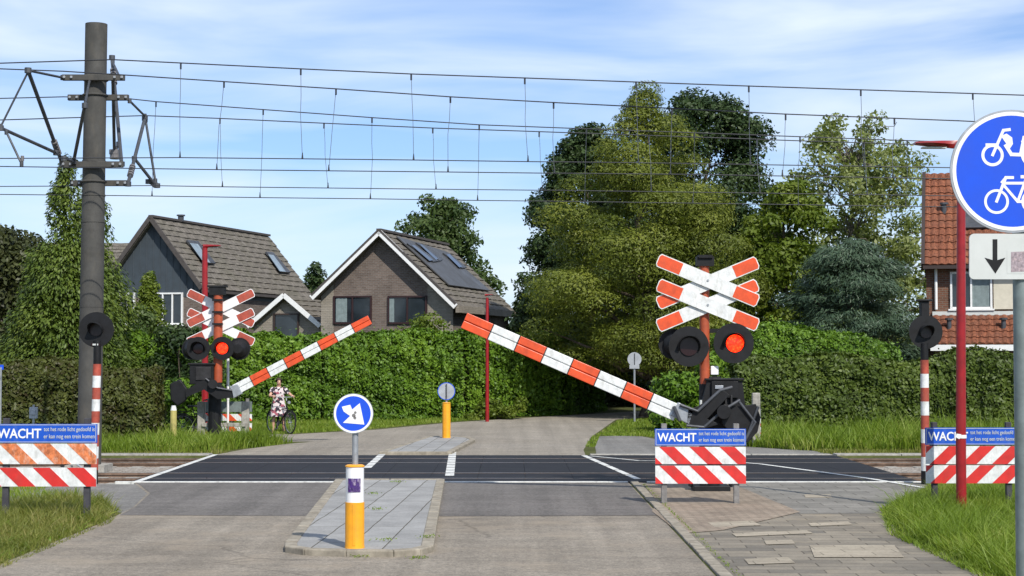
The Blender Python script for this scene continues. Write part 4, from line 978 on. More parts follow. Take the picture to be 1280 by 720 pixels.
flat_line(mb, [(1254, 229), (1285, 229), (1292, 252), (1272, 252), (1254, 231)], 3.4); flat_line(mb, [(1272, 252), (1283, 222)], 3.4); flat_line(mb, [(1277, 221), (1290, 221)], 4)
mb.build('bicycle_symbol', M['white_clean'], sd)
mb = MB()
for x_, y_ in ((1240.5, 194), (1290, 194)): mb.disc(sp(x_, y_), 14 * s_, .0012, 0, 36, r0=10.3 * s_)
flat_line(mb, [(1240.5, 194), (1254, 163), (1262, 162)], 3.6); flat_line(mb, [(1233, 181), (1247, 181)], 3.4)
mb.poly([sp(1251, 170), sp(1258, 167), sp(1265, 172), sp(1266, 180), sp(1262, 186)], .0013, 0, (0, -1, 0))
flat_line(mb, [(1257, 182), (1264, 193), (1290, 194)], 4.4); flat_line(mb, [(1276, 192), (1280, 172), (1296, 171)], 4.4); mb.poly([sp(1276, 176), sp(1298, 176), sp(1303, 186), sp(1280, 192)], .0013, 0, (0, -1, 0))
mb.build('moped_symbol', M['white_clean'], sd)
x0, x1, y0, y1 = 1212, 1340, 292, 349; rr = 6
out = []
for (cx_, cy_, a0) in ((x1 - rr, y0 + rr, -90), (x1 - rr, y1 - rr, 0), (x0 + rr, y1 - rr, 90), (x0 + rr, y0 + rr, 180)):
    for i in range(5): a = R(a0 + 22.5 * i); out.append((cx_ + rr * math.cos(a), cy_ + rr * math.sin(a)))
mb = MB(); mb.poly([sp(*q) + Vector((0, .006, 0)) for q in out], .012, 0, (0, 1, 0), side=1)
ar = [(1241, 299), (1247, 299), (1247, 325), (1257, 322), (1244.5, 342), (1231, 322), (1241, 325)]
mb.poly([sp(*q) + Vector((0, .0058, 0)) for q in ar], .001, 2, (0, -1, 0))
up = mb.build('arrow_plate', [M['palegrey'], M['steel'], M['black']], t)
mb = MB(); mb.poly([sp(*q) + Vector((0, .0058, 0)) for q in ((1259, 313), (1288, 312), (1288, 342), (1259, 342))], .001, 0, (0, -1, 0)); mb.poly([sp(*q) + Vector((0, .0047, 0)) for q in ((1264, 315), (1286, 314), (1286, 339), (1264, 340))], .001, 1, (0, -1, 0))
M['stick2'] = plain('faded_sticker', (0.34, 0.28, 0.3), .6, wear=.3, wscale=70, dirt=(.6, .45, .42), dirtamt=.8)
mb.build('sticker', [M['palegrey'], M['stick2']], up)
# ------------------------------------------------------------------ red lamp posts
def lamp_post(px, base_y, Y, ytop, wr, head, label):
    x = P(px, ytop, Y).x; xb = P(px, min(base_y, 600), Y).x; zt = P(px, ytop, Y).z
    t = empty('street_lamp', (xb, Y, 0), label, 'street lamp', 'red lamp posts')
    mb = MB(); mb.tube([(xb, Y, -.1), (xb, Y, .9), (x, Y, zt)], [wr * 1.0, wr, wr * .8], 16); mb.build('post', M['lamp_red'], t, smooth=True)
    (hx0, hx1, hy, th) = head; a, b = P(hx0, hy, Y), P(hx1, hy, Y); z = a.z; mb = MB()
    secs = 7; k = len(mb.v)
    for i in range(secs + 1):
        u = i / secs; xx = a.x + (b.x - a.x) * u; hw = (.06 + .1 * math.sin(math.pi * min(1, u * 1.2 + .1))) ; hh = th * (.25 + .75 * u)
        for (q, w_) in ((-hw, 0), (-hw * .7, hh * .5), (hw * .7, hh * .5), (hw, 0), (hw * .6, -hh * .5), (-hw * .6, -hh * .5)): mb.v.append(Vector((xx, Y + q, z + w_ + (1 - u) * .02)))
    for i in range(secs):
        for j in range(6): mb.f.append((k + i * 6 + j, k + i * 6 + (j + 1) % 6, k + i * 6 + 6 + (j + 1) % 6, k + i * 6 + 6 + j)); mb.m.append(0)
    mb.f += [tuple(k + j for j in range(6)), tuple(k + secs * 6 + j for j in range(6))]; mb.m += [0, 0]
    hd = mb.build('lamp_head', M['lamp_red'], t, smooth=True)
    MB().box(((a.x * .6 + b.x * .4), Y, z - th * .35), (abs(b.x - a.x) * .5, .12, .02)).build('lamp_glass', M['palegrey'], hd)
    return t
t = lamp_post(1201.5, 612, 25.5, 183, .075, (1143, 1203, 181, .13), 'thick red lamp post at the right, in front of the WACHT board')
mb = MB(); c = P(1201.5, 546, 25.5); mb.tube([c + Vector((0, 0, -.02)), c + Vector((.0, 0, .03))], .079, 16); mb.poly([c + Vector((-.1, -.08, .0)), c + Vector((-.05, -.08, -.03)), c + Vector((-.02, -.08, .04)), c + Vector((-.09, -.08, .05))], .01, 0, (0, -1, 0)); mb.build('white_tape', M['white_clean'], t)
lamp_post(256, 540, 50.5, 310, .1, (276, 254, 308, .12), 'red lamp post behind the far barrier crosses')
lamp_post(609, 500, 61, 372, .065, (616, 606, 369, .08), 'slim red lamp post in front of the laurel hedge, beside the brick house')
# small grey marker with box in front of the left hedge
Y = 42.6; c = P(42, 516, Y); mb = MB(); mb.tube([(c.x, Y, -.1), (c.x, Y, P(42, 506, Y).z)], .03, 8); mb.box(c, (.2, .08, .28)); mb.box(c + Vector((0, -.05, .02)), (.12, .03, .14))
tag(top_mesh(mb, 'marker_post', M['greysign'], (c.x, Y, 0), bevel=.008), 'thin grey post with a small box, before the clipped left hedge', 'post')
Y = 43.5; c = P(217, 512, Y); mb = MB(); mb.tube([(c.x, Y, -.1), (c.x, Y, P(0, 513, Y).z)], .08, 12, 0); mb.tube([(c.x, Y, P(0, 513, Y).z), (c.x, Y, P(0, 507, Y).z)], [.08, .05], 12, 1)
tag(top_mesh(mb, 'marker_post', [M['yellow_pale'] if 'yellow_pale' in M else plain('pale_yellow', (.45, .38, .12), .6), M['white']], (c.x, Y, 0)), 'short yellow marker post with white top in the far grass', 'post')
Y = 44; c = P(1, 459, Y); mb = MB(); mb.tube([(c.x, Y, -.1), (c.x, Y, c.z)], .03, 8, 1); mb.box(c, (.14, .02, .12), 0); tag(top_mesh(mb, 'track_sign', [M['blue'], M['steel']], (c.x, Y, 0)), 'tiny blue plate sign at the left picture edge over the hedge', 'sign')
# pale cable at the left track side
a = [P(128, 567, 38.6), P(134, 574, 36.6), P(142, 579, 35.8), P(152, 581, 35.2)]
a = [Vector((-8.9, 35.3, .3)), Vector((-8.75, 35.1, .12)), Vector((-8.5, 34.9, .0)), Vector((-8.2, 34.7, -.1)), Vector((-7.9, 34.6, -.17))]
tag(top_mesh(MB().tube(a, .02, 6), 'cable', M['greysign'], (-8.2, 35, 0), smooth=True), 'pale cable hanging beside the mast foot down to the ballast', 'cable')
# ------------------------------------------------------------------ houses
UP = Vector((0, 0, 1))
def roof_courses(a, b, c, d, name, mat, parent, course=.34, wave=0.0, tile=.25, lift=.05):
    """a,b eave ends; c,d ridge ends (c above b, d above a). Overlapping tile courses."""
    a, b, c, d = map(Vector, (a, b, c, d)); n = (b - a).cross(d - a).normalized()
    if n.z < 0: n = -n
    sl = ((d - a).length + (c - b).length) / 2; nc = max(3, int(sl / course)); Lw = max((b - a).length, (c - d).length)
    ns = max(2, int(Lw / tile * 6)) if wave else max(2, int(Lw / .3))
    mb = MB(); 
    for i in range(nc):
        rows = []
        for v, h in ((i / nc, lift), ((i + 1) / nc, .012)):
            p0, p1 = a.lerp(d, v), b.lerp(c, v); row = []
            for j in range(ns + 1):
                u = j / ns; wv = wave * abs(math.sin(math.pi * u * Lw / tile)) if wave else (.012 * ((j + i) % 3 - 1) if not wave else 0)
                row.append(p0.lerp(p1, u) + n * (h + wv))
            rows.append(row)
        low = [p - n * lift for p in rows[0]]
        k = len(mb.v); mb.v += low + rows[0] + rows[1]; m = ns + 1
        for j in range(ns):
            mb.f.append((k + j, k + j + 1, k + m + j + 1, k + m + j)); mb.f.append((k + m + j, k + m + j + 1, k + 2 * m + j + 1, k + 2 * m + j)); mb.m += [0, 0]
    mb.poly([a, b, c, d], -.12, 0, n)
    return mb.build(name, mat, parent), n
def quad_on(mb, px4, o, n, off, thick, mat):
    pts = [on_plane(x, y, o, n, off) for x, y in px4]; nn = n
    mb.poly(pts, thick, mat, n)
def window(parent, o, u, x, z, w, h, n, fm, gm, mull=1, name='window', depth=.06, curtain=None, sill=True):
    """o wall origin, u wall direction, n outward normal"""
    c = o + u * x + UP * z; mb = MB(); Rm = Matrix((u, -n, UP)).transposed(); t = .07
    for dx_, dz_, sx, sz in ((-w / 2, 0, t, h + t), (w / 2, 0, t, h + t), (0, h / 2, w, t), (0, -h / 2, w, t)): mb.box(c + u * dx_ + UP * dz_ + n * .03, (sx, .1, sz), 0, Rm)
    for k in range(mull): mb.box(c + u * (-w / 2 + w * (k + 1) / (mull + 1)) + n * .03, (t * .9, .09, h - t), 0, Rm)
    if sill: mb.box(c - UP * (h / 2 + t * .9) + n * .06, (w + .2, .16, .06), 0, Rm)
    f = mb.build(name, fm, parent); MB().box(c + n * .012, (w - .02, .02, h - .02), 0, Rm).build('pane', gm, f)
    if curtain:
        mb = MB(); cw = w * curtain[1]; 
        for k in range(6): mb.box(c + u * (-w / 2 + w * curtain[0] + cw * (k + .5) / 6) + n * (.026 + .006 * (k % 2)), (cw / 6, .012, h - .1), 0, Rm)
        mb.build('curtain', M['curtain'], f)
    return f
# --- house with grey-brown gable (centre)
rd = Vector((2.57, 9.8, 0)).normalized(); rt = Vector((rd.y, -rd.x, 0))
R0 = Vector((-5.73, 75, 7.68)); Ln = 10.1; R1 = R0 + rd * Ln
hr, hl = 3.46, 3.1; ER, EL = 4.42, 4.85
h2 = empty('brick_house', (R0.x, R0.y, 0), 'brown brick house with white gable boards and panels on its roof', 'house', 'houses beyond the hedges')
rb0, rb1 = R0 + rt * hr, R1 + rt * hr; rb0.z = rb1.z = ER; lb0, lb1 = R0 - rt * hl, R1 - rt * hl; lb0.z = lb1.z = EL
r_right, nR = roof_courses(rb0, rb1, R1, R0, 'roof', M['roof_grey'], h2)
r_left, nL = roof_courses(lb1, lb0, R0, R1, 'roof', M['roof_grey'], h2)
mb = MB(); wi = .25; f0 = R0 + rd * .45
def gp(s, z): q = f0 + rt * s; return Vector((q.x, q.y, z))
sR = (7.68 - ER) / hr; sL = (7.68 - EL) / hl
gab = [gp(-hl + wi, -.1), gp(hr - wi, -.1), gp(hr - wi, 7.68 - sR * (hr - wi) - .14), gp(0, 7.68 - .14), gp(-hl + wi, 7.68 - sL * (hl - wi) - .14)]
mb.poly(gab, Ln - .9, 0, rd)
mb.build('wall', M['brick_brown'], h2)
# pale flank strips in front of gable
for s0_, s1_, sl in ((-hl + wi + .02, -2.25, sL), (2.05, hr - wi - .02, sR)):
    z0_ = 7.68 - sl * abs(s0_) - .2; z1_ = 7.68 - sl * abs(s1_) - .2; o_ = -rd * .03
    MB().poly([gp(s0_, 0) + o_, gp(s1_, 0) + o_, gp(s1_, z1_) + o_, gp(s0_, z0_) + o_], .026, 0, rd).build('flank_wall', M['brick_pale'], h2)
mb = MB(); 
for (e, wdt) in ((rb0, 1), (lb0, 1)):
    a = R0 - rd * .06 + UP * -.02; b = e - rd * .06 + UP * -.02; mb.bar(a, b, .05, .24, 0, up=(0, 0, 1))
mb.build('bargeboard', M['verge_white'], h2)
mb = MB(); mb.bar(R0 - rd * .1 + UP * .07, R1 + rd * .05 + UP * .07, .22, .1); mb.bar(R0 - rd * .02 + UP * .07, rb0 - rd * .02 + UP * .09, .14, .1); mb.bar(R0 - rd * .02 + UP * .07, lb0 - rd * .02 + UP * .09, .14, .1); mb.build('ridge_cap', M['roof_trim'], h2)
mb = MB(); mb.bar(rb0 + rt * .05 - UP * .12, rb1 + rt * .05 - UP * .12, .14, .3); mb.build('gutter', M['brick_pale'], h2)
o_ = f0.copy(); o_.z = 0
for (xa, xb) in ((418, 464), (486, 533)):
    pa, pb = on_plane(xa, 387, f0, rd), on_plane(xb, 387, f0, rd); za = on_plane(xa, 371, f0, rd).z; zb = on_plane(xa, 404, f0, rd).z
    cx_ = ((pa + pb) / 2 - o_).dot(rt); window(h2, o_, rt, cx_, (za + zb) / 2, (pb - pa).length, za - zb, -rd, M['frame_red'], M['glass'], curtain=((.05, .3) if xa == 418 else (.0, .15)), sill=False)
mb = MB(); quad_on(mb, [(495, 296), (556, 315), (612, 364), (561, 357)], R0, nR, .09, .05, 0)
pan = mb.build('solar_panels', M['solar'], h2)
for q in ([(508, 305), (514, 305), (548, 327), (541, 328)], [(519, 304), (523, 304), (553, 325), (549, 327)], [(553, 317), (559, 316), (583, 335), (577, 336)]):
    mb = MB(); quad_on(mb, q, R0, nR, .15, .05, 0); s = mb.build('skylight', M['darksteel'], h2)
    cx_ = sum(a for a, _ in q) / 4; cy_ = sum(b for _, b in q) / 4; mb = MB(); quad_on(mb, [(cx_ + (a - cx_) * .68, cy_ + (b - cy_) * .84) for a, b in q], R0, nR, .21, .01, 0); mb.build('pane', M['glass'], s)
# --- left house with blue-grey gable
rd1 = Vector((3.55, 12.6, 0)).normalized(); rt1 = Vector((rd1.y, -rd1.x, 0)); Q0 = Vector((-16.25, 78, 8.52)); Ln1 = 13.1; Q1 = Q0 + rd1 * Ln1; hw1 = 2.55; E1 = 5.3
h1 = empty('gable_house', (Q0.x, Q0.y, 0), 'house with blue-grey gable, tiled roof with two skylights and a small porch gable', 'house', 'houses beyond the hedges')
qb0, qb1 = Q0 + rt1 * hw1, Q1 + rt1 * hw1; qb0.z = qb1.z = E1; ql0, ql1 = Q0 - rt1 * hw1, Q1 - rt1 * hw1; ql0.z = ql1.z = E1
_, n1 = roof_courses(qb0, qb1, Q1, Q0, 'roof', M['roof_grey'], h1); roof_courses(ql1, ql0, Q0, Q1, 'roof', M['roof_grey'], h1)
g0 = Q0 + rd1 * .3
def g1(s, z, o=0): q = g0 + rt1 * s + rd1 * o; return Vector((q.x, q.y, z))
sl1 = (8.52 - E1) / hw1
mb = MB(); mb.poly([g1(-hw1 + .15, 4.95), g1(hw1 - .15, 4.95), g1(hw1 - .15, 8.52 - sl1 * (hw1 - .15) - .14), g1(0, 8.38), g1(-hw1 + .15, 8.52 - sl1 * (hw1 - .15) - .14)], Ln1 - .6, 0, rd1); 
for k in range(-7, 8):
    s_0 = k * .33; zt_ = 8.3 - sl1 * abs(s_0)
    if zt_ > 5: mb.box((g1(s_0, (4.97 + zt_) / 2, -.01)), (.03, .03, zt_ - 4.97), 1)
mb.build('gable_boards', [M['bluegrey'], M['bluegrey']], h1)
MB().poly([g1(-hw1 + .15, -.1, .02), g1(hw1 - .15, -.1, .02), g1(hw1 - .15, 4.95, .02), g1(-hw1 + .15, 4.95, .02)], Ln1 - .64, 0, rd1).build('wall', M['brick_brown'], h1)
mb = MB()
for e in (qb0, ql0): mb.bar(Q0 - rd1 * .05, e - rd1 * .05, .06, .2)
mb.bar(Q0 + UP * .07, Q1 + UP * .07, .22, .1); mb.build('roof_edge', M['roof_trim'], h1)
MB().bar(qb0 + rt1 * .05 - UP * .1, qb1 + rt1 * .05 - UP * .1, .14, .12).build('gutter', M['roof_trim'], h1)
MB().tube([Q0 + rd1 * 3 + UP * .05, Q0 + rd1 * 3 + UP * .3], .14, 10).tube([Q0 + rd1 * 3 + UP * .3, Q0 + rd1 * 3 + UP * .36], .2, 10).build('chimney_vent', M['darksteel'], h1)
o1 = g0.copy(); o1.z = 0
for (xa, xb, mull) in ((151, 168, 1), (192, 228, 2)):
    pa, pb = on_plane(xa, 387, g0, rd1), on_plane(xb, 387, g0, rd1); za = on_plane(xa, 367, g0, rd1).z; zb = on_plane(xa, 405, g0, rd1).z
    window(h1, o1, rt1, ((pa + pb) / 2 - o1).dot(rt1), (za + zb) / 2, (pb - pa).length, za - zb, -rd1, M['verge_white'], M['glass'], mull)
for q in ([(232, 301.5), (246, 303), (268, 331), (255, 329)], [(331, 316), (340, 317), (362, 342), (351, 341)]):
    mb = MB(); quad_on(mb, q, Q0, n1, .08, .1, 0); s = mb.build('skylight', M['darksteel'], h1)
    cx_ = sum(a for a, _ in q) / 4; cy_ = sum(b for _, b in q) / 4; mb = MB(); quad_on(mb, [(cx_ + (a - cx_) * .72, cy_ + (b - cy_) * .84) for a, b in q], Q0, n1, .19, .01, 0); mb.build('pane', M['skyglass'], s)
# porch gable in front of the long side
A0 = P(355, 369, 77.5); A1 = A0 + rd1 * 7; wl = 1.75; er = P(394, 408, 77.5).z
pl0, pr0 = A0 - rt1 * wl, A0 + rt1 * wl; pl0.z = pr0.z = er; pl1, pr1 = pl0 + rd1 * 7, pr0 + rd1 * 7
roof_courses(pr0, pr1, A1, A0, 'porch_roof', M['roof_grey'], h1); roof_courses(pl1, pl0, A0, A1, 'porch_roof', M['roof_grey'], h1)
mb = MB(); mb.poly([pl0 + rd1 * .3 + rt1 * .15 - UP * (er + .1), pr0 + rd1 * .3 - rt1 * .15 - UP * (er + .1), pr0 + rd1 * .3 - rt1 * .15, A0 + rd1 * .3 - UP * .14, pl0 + rd1 * .3 + rt1 * .15], 6.5, 0, rd1); mb.build('porch_wall', M['brick_pale'], h1)
mb = MB(); mb.bar(A0 - rd1 * .05, pr0 - rd1 * .05, .06, .2); mb.bar(A0 - rd1 * .05, pl0 - rd1 * .05, .06, .2); mb.build('bargeboard', M['verge_white'], h1)
oo = A0 + rd1 * .3; oo.z = 0; window(h1, oo, rt1, 0, er - .1, 1.15, 1.3, -rd1, M['brown_dark'], M['glass'], 0, sill=False)
# far roof peeking at left of that house
c = P(150, 302, 105); hf = empty('distant_house', (c.x - 3.5, 105, 0), 'distant dark roof peeking out left of the blue-grey gable', 'house', 'houses beyond the hedges')
a_, b_ = Vector((c.x - 8, 103, 6.6)), Vector((c.x + 1.5, 103, 6.6)); roof_courses(a_, b_, Vector((c.x + 1.5, 106.5, c.z)), Vector((c.x - 8, 106.5, c.z)), 'roof', M['roof_grey'], hf)
MB().box((c.x - 3.25, 106.8, 3.3), (9.1, 6.5, 6.6)).build('wall', M['brick_brown'], hf)
# --- right house, orange pantiles (modelled square, then turned on its root)
A3 = math.atan2(-.25, .968); hx0, Y3 = 14.2, 60.0
h3 = empty('tiled_house', (hx0, Y3, 0), 'house with bright orange pantile roof and white window at the right', 'house', 'houses beyond the hedges')
R3 = Matrix.Rotation(A3, 3, 'Z')
def loc3(px, py, ly):              # point of the photo on the (turned) plane y = ly, in the house's own axes + root
    n = R3 @ Vector((0, -1, 0)); o = Vector((hx0, Y3, 0)) + R3 @ Vector((0, ly, 0)); q = on_plane(px, py, o, n)
    return R3.inverted() @ (q - Vector((hx0, Y3, 0))) + Vector((hx0, Y3, 0))
hx1 = hx0 + 9.5; zr, ze = loc3(1160, 218, 3.0).z, loc3(1160, 332, -.35).z
roof_courses((hx0, Y3 - .35, ze), (hx1, Y3 - .35, ze), (hx1, Y3 + 3.0, zr), (hx0 - .02, Y3 + 3.0, zr), 'roof', M['roof_orange'], h3, course=.36, wave=.045, tile=.25)
roof_courses((hx1, Y3 + 6.35, ze), (hx0, Y3 + 6.35, ze), (hx0, Y3 + 3.0, zr), (hx1, Y3 + 3.0, zr), 'roof', M['roof_orange'], h3, course=.36)
mb = MB(); mb.poly([(hx0 + .1, Y3, -.1), (hx0 + .1, Y3 + 6, -.1), (hx0 + .1, Y3 + 6, ze - .05), (hx0 + .1, Y3 + 3, zr - .15), (hx0 + .1, Y3, ze - .05)], hx1 - hx0 - .2, 0, (1, 0, 0)); mb.build('wall', M['brick_red'], h3)
mb = MB(); mb.bar((hx0, Y3 - .4, ze - .05), (hx0, Y3 + 3.0, zr - .02), .12, .3); mb.bar((hx0, Y3 + 6.4, ze - .05), (hx0, Y3 + 3.0, zr - .02), .12, .3); mb.box(((hx0 + hx1) / 2, Y3 - .42, ze - .06), (hx1 - hx0, .14, .12)); mb.build('roof_edge', M['brown_dark'], h3)
o3 = Vector((hx0, Y3, 0)); ux = Vector((1, 0, 0)); nf = Vector((0, -1, 0))
xa, xb = loc3(1189, 360, 0).x - hx0, loc3(1239, 360, 0).x - hx0; za, zb = loc3(1200, 341, 0).z, loc3(1200, 385, 0).z
window(h3, o3, ux, (xa + xb) / 2, (za + zb) / 2, xb - xa, za - zb, nf, M['verge_white'], M['glass'], 1, curtain=(.52, .46))
MB().box((hx0 + xb + .55, Y3 - .04, (za + zb) / 2), (.95, .06, za - zb + .1)).build('white_panel', M['cream'], h3)
xd = loc3(1170, 360, -.1).x; MB().tube([(xd, Y3 - .1, 3.9), (xd, Y3 - .1, ze)], .05, 8).build('downpipe', M['verge_white'], h3)
ya = Y3 - 1.6; q0 = loc3(1165, 431, -1.6); zt_, zb_, bx0 = loc3(1200, 394, 0).z, q0.z, q0.x
roof_courses((bx0, ya, zb_), (bx0 + 8, ya, zb_), (bx0 + 8, Y3, zt_), (bx0, Y3, zt_), 'bay_roof', M['roof_orange'], h3, course=.34, wave=.045, tile=.25)
mb = MB(); mb.box((bx0 + 4, ya - .03, zb_ - .1), (8.1, .1, .2)); mb.build('fascia', M['verge_white'], h3)
MB().box((bx0 + 4, ya + .9, zb_ / 2 - .1), (7.8, 1.6, zb_ - .05)).build('bay_wall', M['brick_red'], h3)
mb = MB(); mb.bar((bx0, Y3 - .03, zt_ + .06), (bx0 + 8, Y3 - .03, zt_ + .06), .12, .14); mb.build('lead_flashing', M['palegrey'], h3)
def on_roof(px, ly, v, z0_, z1_, dy):   # v up the slope
    z = z0_ + (z1_ - z0_) * v; y = ly + dy * v; return Vector((loc3(px, 360, y).x, Y3 + y, z))
for c, r_ in ((on_roof(1181, -.35, .55, ze, zr, 3.35), .09), (on_roof(1186, -1.6, .5, zb_, zt_, 1.6), .08), (on_roof(1254, -1.6, .5, zb_, zt_, 1.6), .08)):
    MB().tube([c, c + UP * .33], r_, 10).tube([c + UP * .33, c + UP * .4], r_ * 1.7, 10).build('roof_vent', M['darksteel'], h3)
n3 = Vector((0, -(zr - ze), 3.35)).normalized(); a_, b_ = on_roof(1207, -.35, .36, ze, zr, 3.35), on_roof(1207, -.35, .54, ze, zr, 3.35)
MB().poly([a_ + n3 * .1, a_ + ux * .85 + n3 * .1, b_ + ux * .85 + n3 * .1, b_ + n3 * .1], .06, 0, n3).build('skylight', M['darksteel'], h3)
h3.rotation_euler = (0, 0, A3)

# ------------------------------------------------------------------ hedges, shrubs, trees
hedge('hedge', 'clipped brownish green hedge behind the left WACHT board', 'hedge', [(-16.5, 45.6), (-9.2, 45.6)], 1.3, 2.05, 34000, .056, L['beech'], disp=.12, seed=2)
hedge('laurel_hedge', 'long glossy laurel hedge in front of the two gabled houses', 'hedge', [(-13.3, 60), (-7, 62), (-2.2, 64.5), (1.4, 68.5), (3.0, 73)], 1.8, [3.1, 3.0, 3.1, 3.1, 2.6], 140000, .068, L['laurel'], disp=.22, seed=1, hvar=.05, spread=.7)
hedge('hedge', 'long dark clipped hedge at the right, under the blue-green conifer', 'hedge', [(6.3, 49.5), (12, 49.5), (19, 49.2)], 1.4, [2.25, 2.3, 2.25], 62000, .06, L['beech2'] if 'beech2' in L else L.setdefault('beech2', leafmat('dark_hedge_leaf', [(0.035, 0.052, 0.01), (0.072, 0.11, 0.014), (0.14, 0.185, 0.032)], .2, nscale=1.3)), disp=.14, seed=5)
hedge('hedge', 'brighter taller hedge behind the dark right hedge, left part', 'hedge', [(6.4, 54.5), (12.0, 54.5)], 1.6, [3.3, 3.1, 2.5], 50000, .056, L['laurel'], disp=.18, seed=8)
bush('laurel_shrub', 'glossy laurel shrub between the big tree trunk and the near barrier', 'shrub', P(862, 500, 53).x, 53, 1.25, 1.0, 2.9, 22, .5, 9000, .085, L['laurel'])
bush('round_shrub', 'rounded bright shrub rising above the laurel hedge by the brick house', 'shrub', P(525, 420, 66.5).x, 66.8, 1.35, 1.0, P(525, 396, 66.5).z + .45, 40, .55, 14000, .075, L['bright'])
tree('shrub', 'loose young spire-shaped shrub in front of the blue-grey gable', 'shrub', P(180, 420, 62).x, 62, P(185, 343, 62).z, .1, [(0, 1), (.4, .85), (.7, .5), (1, .15)], 1.5, 80, .42, 22000, .07, L['bright'], tr=.07, flat=1.1, limbs=14, lean=.2)
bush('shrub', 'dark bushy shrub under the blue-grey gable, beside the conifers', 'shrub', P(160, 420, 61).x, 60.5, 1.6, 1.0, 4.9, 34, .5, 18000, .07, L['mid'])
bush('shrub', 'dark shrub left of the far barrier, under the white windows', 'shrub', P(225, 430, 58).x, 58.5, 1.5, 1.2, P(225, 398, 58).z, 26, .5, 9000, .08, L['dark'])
bush('shrub', 'low green shrub filling the corner where the laurel hedge begins', 'shrub', P(232, 470, 53).x, 54, 1.2, .8, 1.9, 18, .4, 6000, .08, L['laurel'])
bush('shrub', 'low weedy shrub at the foot of the laurel hedge by the slim red post', 'shrub', P(622, 510, 66).x, 63.5, 1.4, .7, .85, 16, .25, 5000, .06, L['bright'])
bush('shrub', 'weedy undergrowth right of the slim red post, beside the far road', 'shrub', P(675, 500, 68).x, 69, 1.8, 1.0, 1.35, 20, .35, 7000, .065, L['mid'])
tree('conifer', 'tall pointed yellow-green conifer just left of the mast', 'tree', P(80, 450, 56).x, 56, P(66, 200, 56).z, .1, [(0, 1), (.3, .9), (.55, .62), (.8, .34), (.93, .15), (1, .05)], 2.4, 170, .62, 80000, .07, L['thuja'], tr=.2, flat=1.25, asp=.4, needle=True, droop=1.0, spread=.5, limbs=20)
tree('conifer', 'slimmer conifer partly hidden behind the tall grey mast', 'tree', P(112, 450, 58).x, 58, P(100, 214, 58).z, .1, [(0, 1), (.4, .85), (.7, .5), (.9, .25), (1, .05)], 2.1, 120, .55, 45000, .07, L['thuja'], tr=.18, flat=1.25, asp=.4, needle=True, droop=1.0, spread=.5, limbs=14)
tree('tree', 'dark round tree at the far left edge', 'tree', P(5, 450, 62).x, 62, P(10, 284, 62).z, .6, [(0, .8), (.4, 1), (.8, .8), (1, .3)], 3.0, 120, .75, 26000, .1, L['olive2'] if 'olive2' in L else L.setdefault('olive2', leafmat('dull_dark_leaf', [(0.03, 0.035, 0.012), (0.05, 0.06, 0.018), (0.08, 0.09, 0.03)], .2)), tr=.22)
tree('broad_tree', 'massive feathery olive green tree in the middle, nearest of the big trees', 'tree', P(808, 450, 66).x, 66, P(815, 106, 66).z - .05, 1.9, [(0, .84), (.12, 1), (.3, .95), (.5, .8), (.7, .56), (.88, .28), (1, .06)], 4.95, 135, 1.1, 200000, .062, L['olive'], tr=.26, flat=.55, asp=.36, limbs=36, spread=.42, inner=.6, shell=.3, ragged=.3)
tree('dark_tree', 'dark green tree whose top shows right behind the olive tree', 'tree', P(882, 450, 77).x, 77, P(860, 104, 77).z - .6, 2.5, [(0, .7), (.3, 1), (.6, 1), (.8, .82), (.92, .6), (1, .35)], 4.15, 170, .9, 100000, .09, L['dark'], tr=.3, flat=.8, limbs=24)
tree('dark_tree', 'dark green tree peeking out left behind the olive tree', 'tree', P(733, 450, 75).x, 75, P(735, 152, 75).z - .2, 1.8, [(0, .85), (.3, 1), (.6, .82), (.85, .52), (1, .25)], 3.5, 130, .8, 75000, .09, L['dark'], tr=.25, flat=.8, limbs=18)
tree('tree', 'bright yellow-green tree between the dark tree and the sparse tree', 'tree', P(985, 450, 70).x, 70, P(985, 225, 70).z, 1.5, [(0, .8), (.35, 1), (.7, .8), (1, .3)], 2.9, 90, .65, 26000, .11, L['bright'], tr=.18, flat=.75, limbs=20, spread=.8)
tree('sparse_tree', 'tall pale sparse tree with sky showing between its branches', 'tree', P(1072, 450, 74).x, 74, P(1080, 152, 74).z + .2, 3.0, [(0, .7), (.3, 1), (.6, 1), (.85, .75), (1, .45)], 4.3, 150, .62, 26000, .1, L['pale'], bark='bark_pale', tr=.24, flat=.8, limbs=80, spread=.9, inner=.2, shell=.9, twigs=3)
tree('blue_conifer', 'broad blue-green conifer above the right hedge', 'tree', P(1062, 450, 59).x, 59, P(1020, 300, 59).z, .2, [(0, 1), (.3, 1), (.55, .95), (.8, .75), (.95, .5), (1, .25)], 2.8, 170, .66, 90000, .08, L['spruce'], tr=.2, flat=.48, asp=.2, needle=True, droop=.15, spread=.35, limbs=16, inner=.5, ragged=.25, shell=.6)
tree('tree', 'airy green tree rising behind the brick house roof', 'tree', P(548, 450, 100).x, 100, P(545, 254, 100).z + .3, 3, [(0, .8), (.4, 1), (.75, .85), (1, .45)], 3.6, 100, .75, 24000, .13, L['mid'], tr=.25, flat=.75, limbs=50, spread=.85, inner=.25, shell=.8, twigs=1)
tree('tree', 'small dark tree between the two gabled houses', 'tree', P(392, 450, 96).x, 96, P(392, 330, 96).z, 1.5, [(0, .8), (.5, 1), (1, .3)], 1.5, 40, .6, 7000, .12, L['dark'], tr=.15, limbs=12)
tree('tree', 'dark green tree right of the brick house, at the edge of the road gap', 'tree', P(668, 450, 84).x, 84, P(662, 366, 84).z, .4, [(0, .9), (.5, 1), (1, .4)], 2.2, 60, .7, 15000, .11, L['dark'], tr=.2, limbs=12)
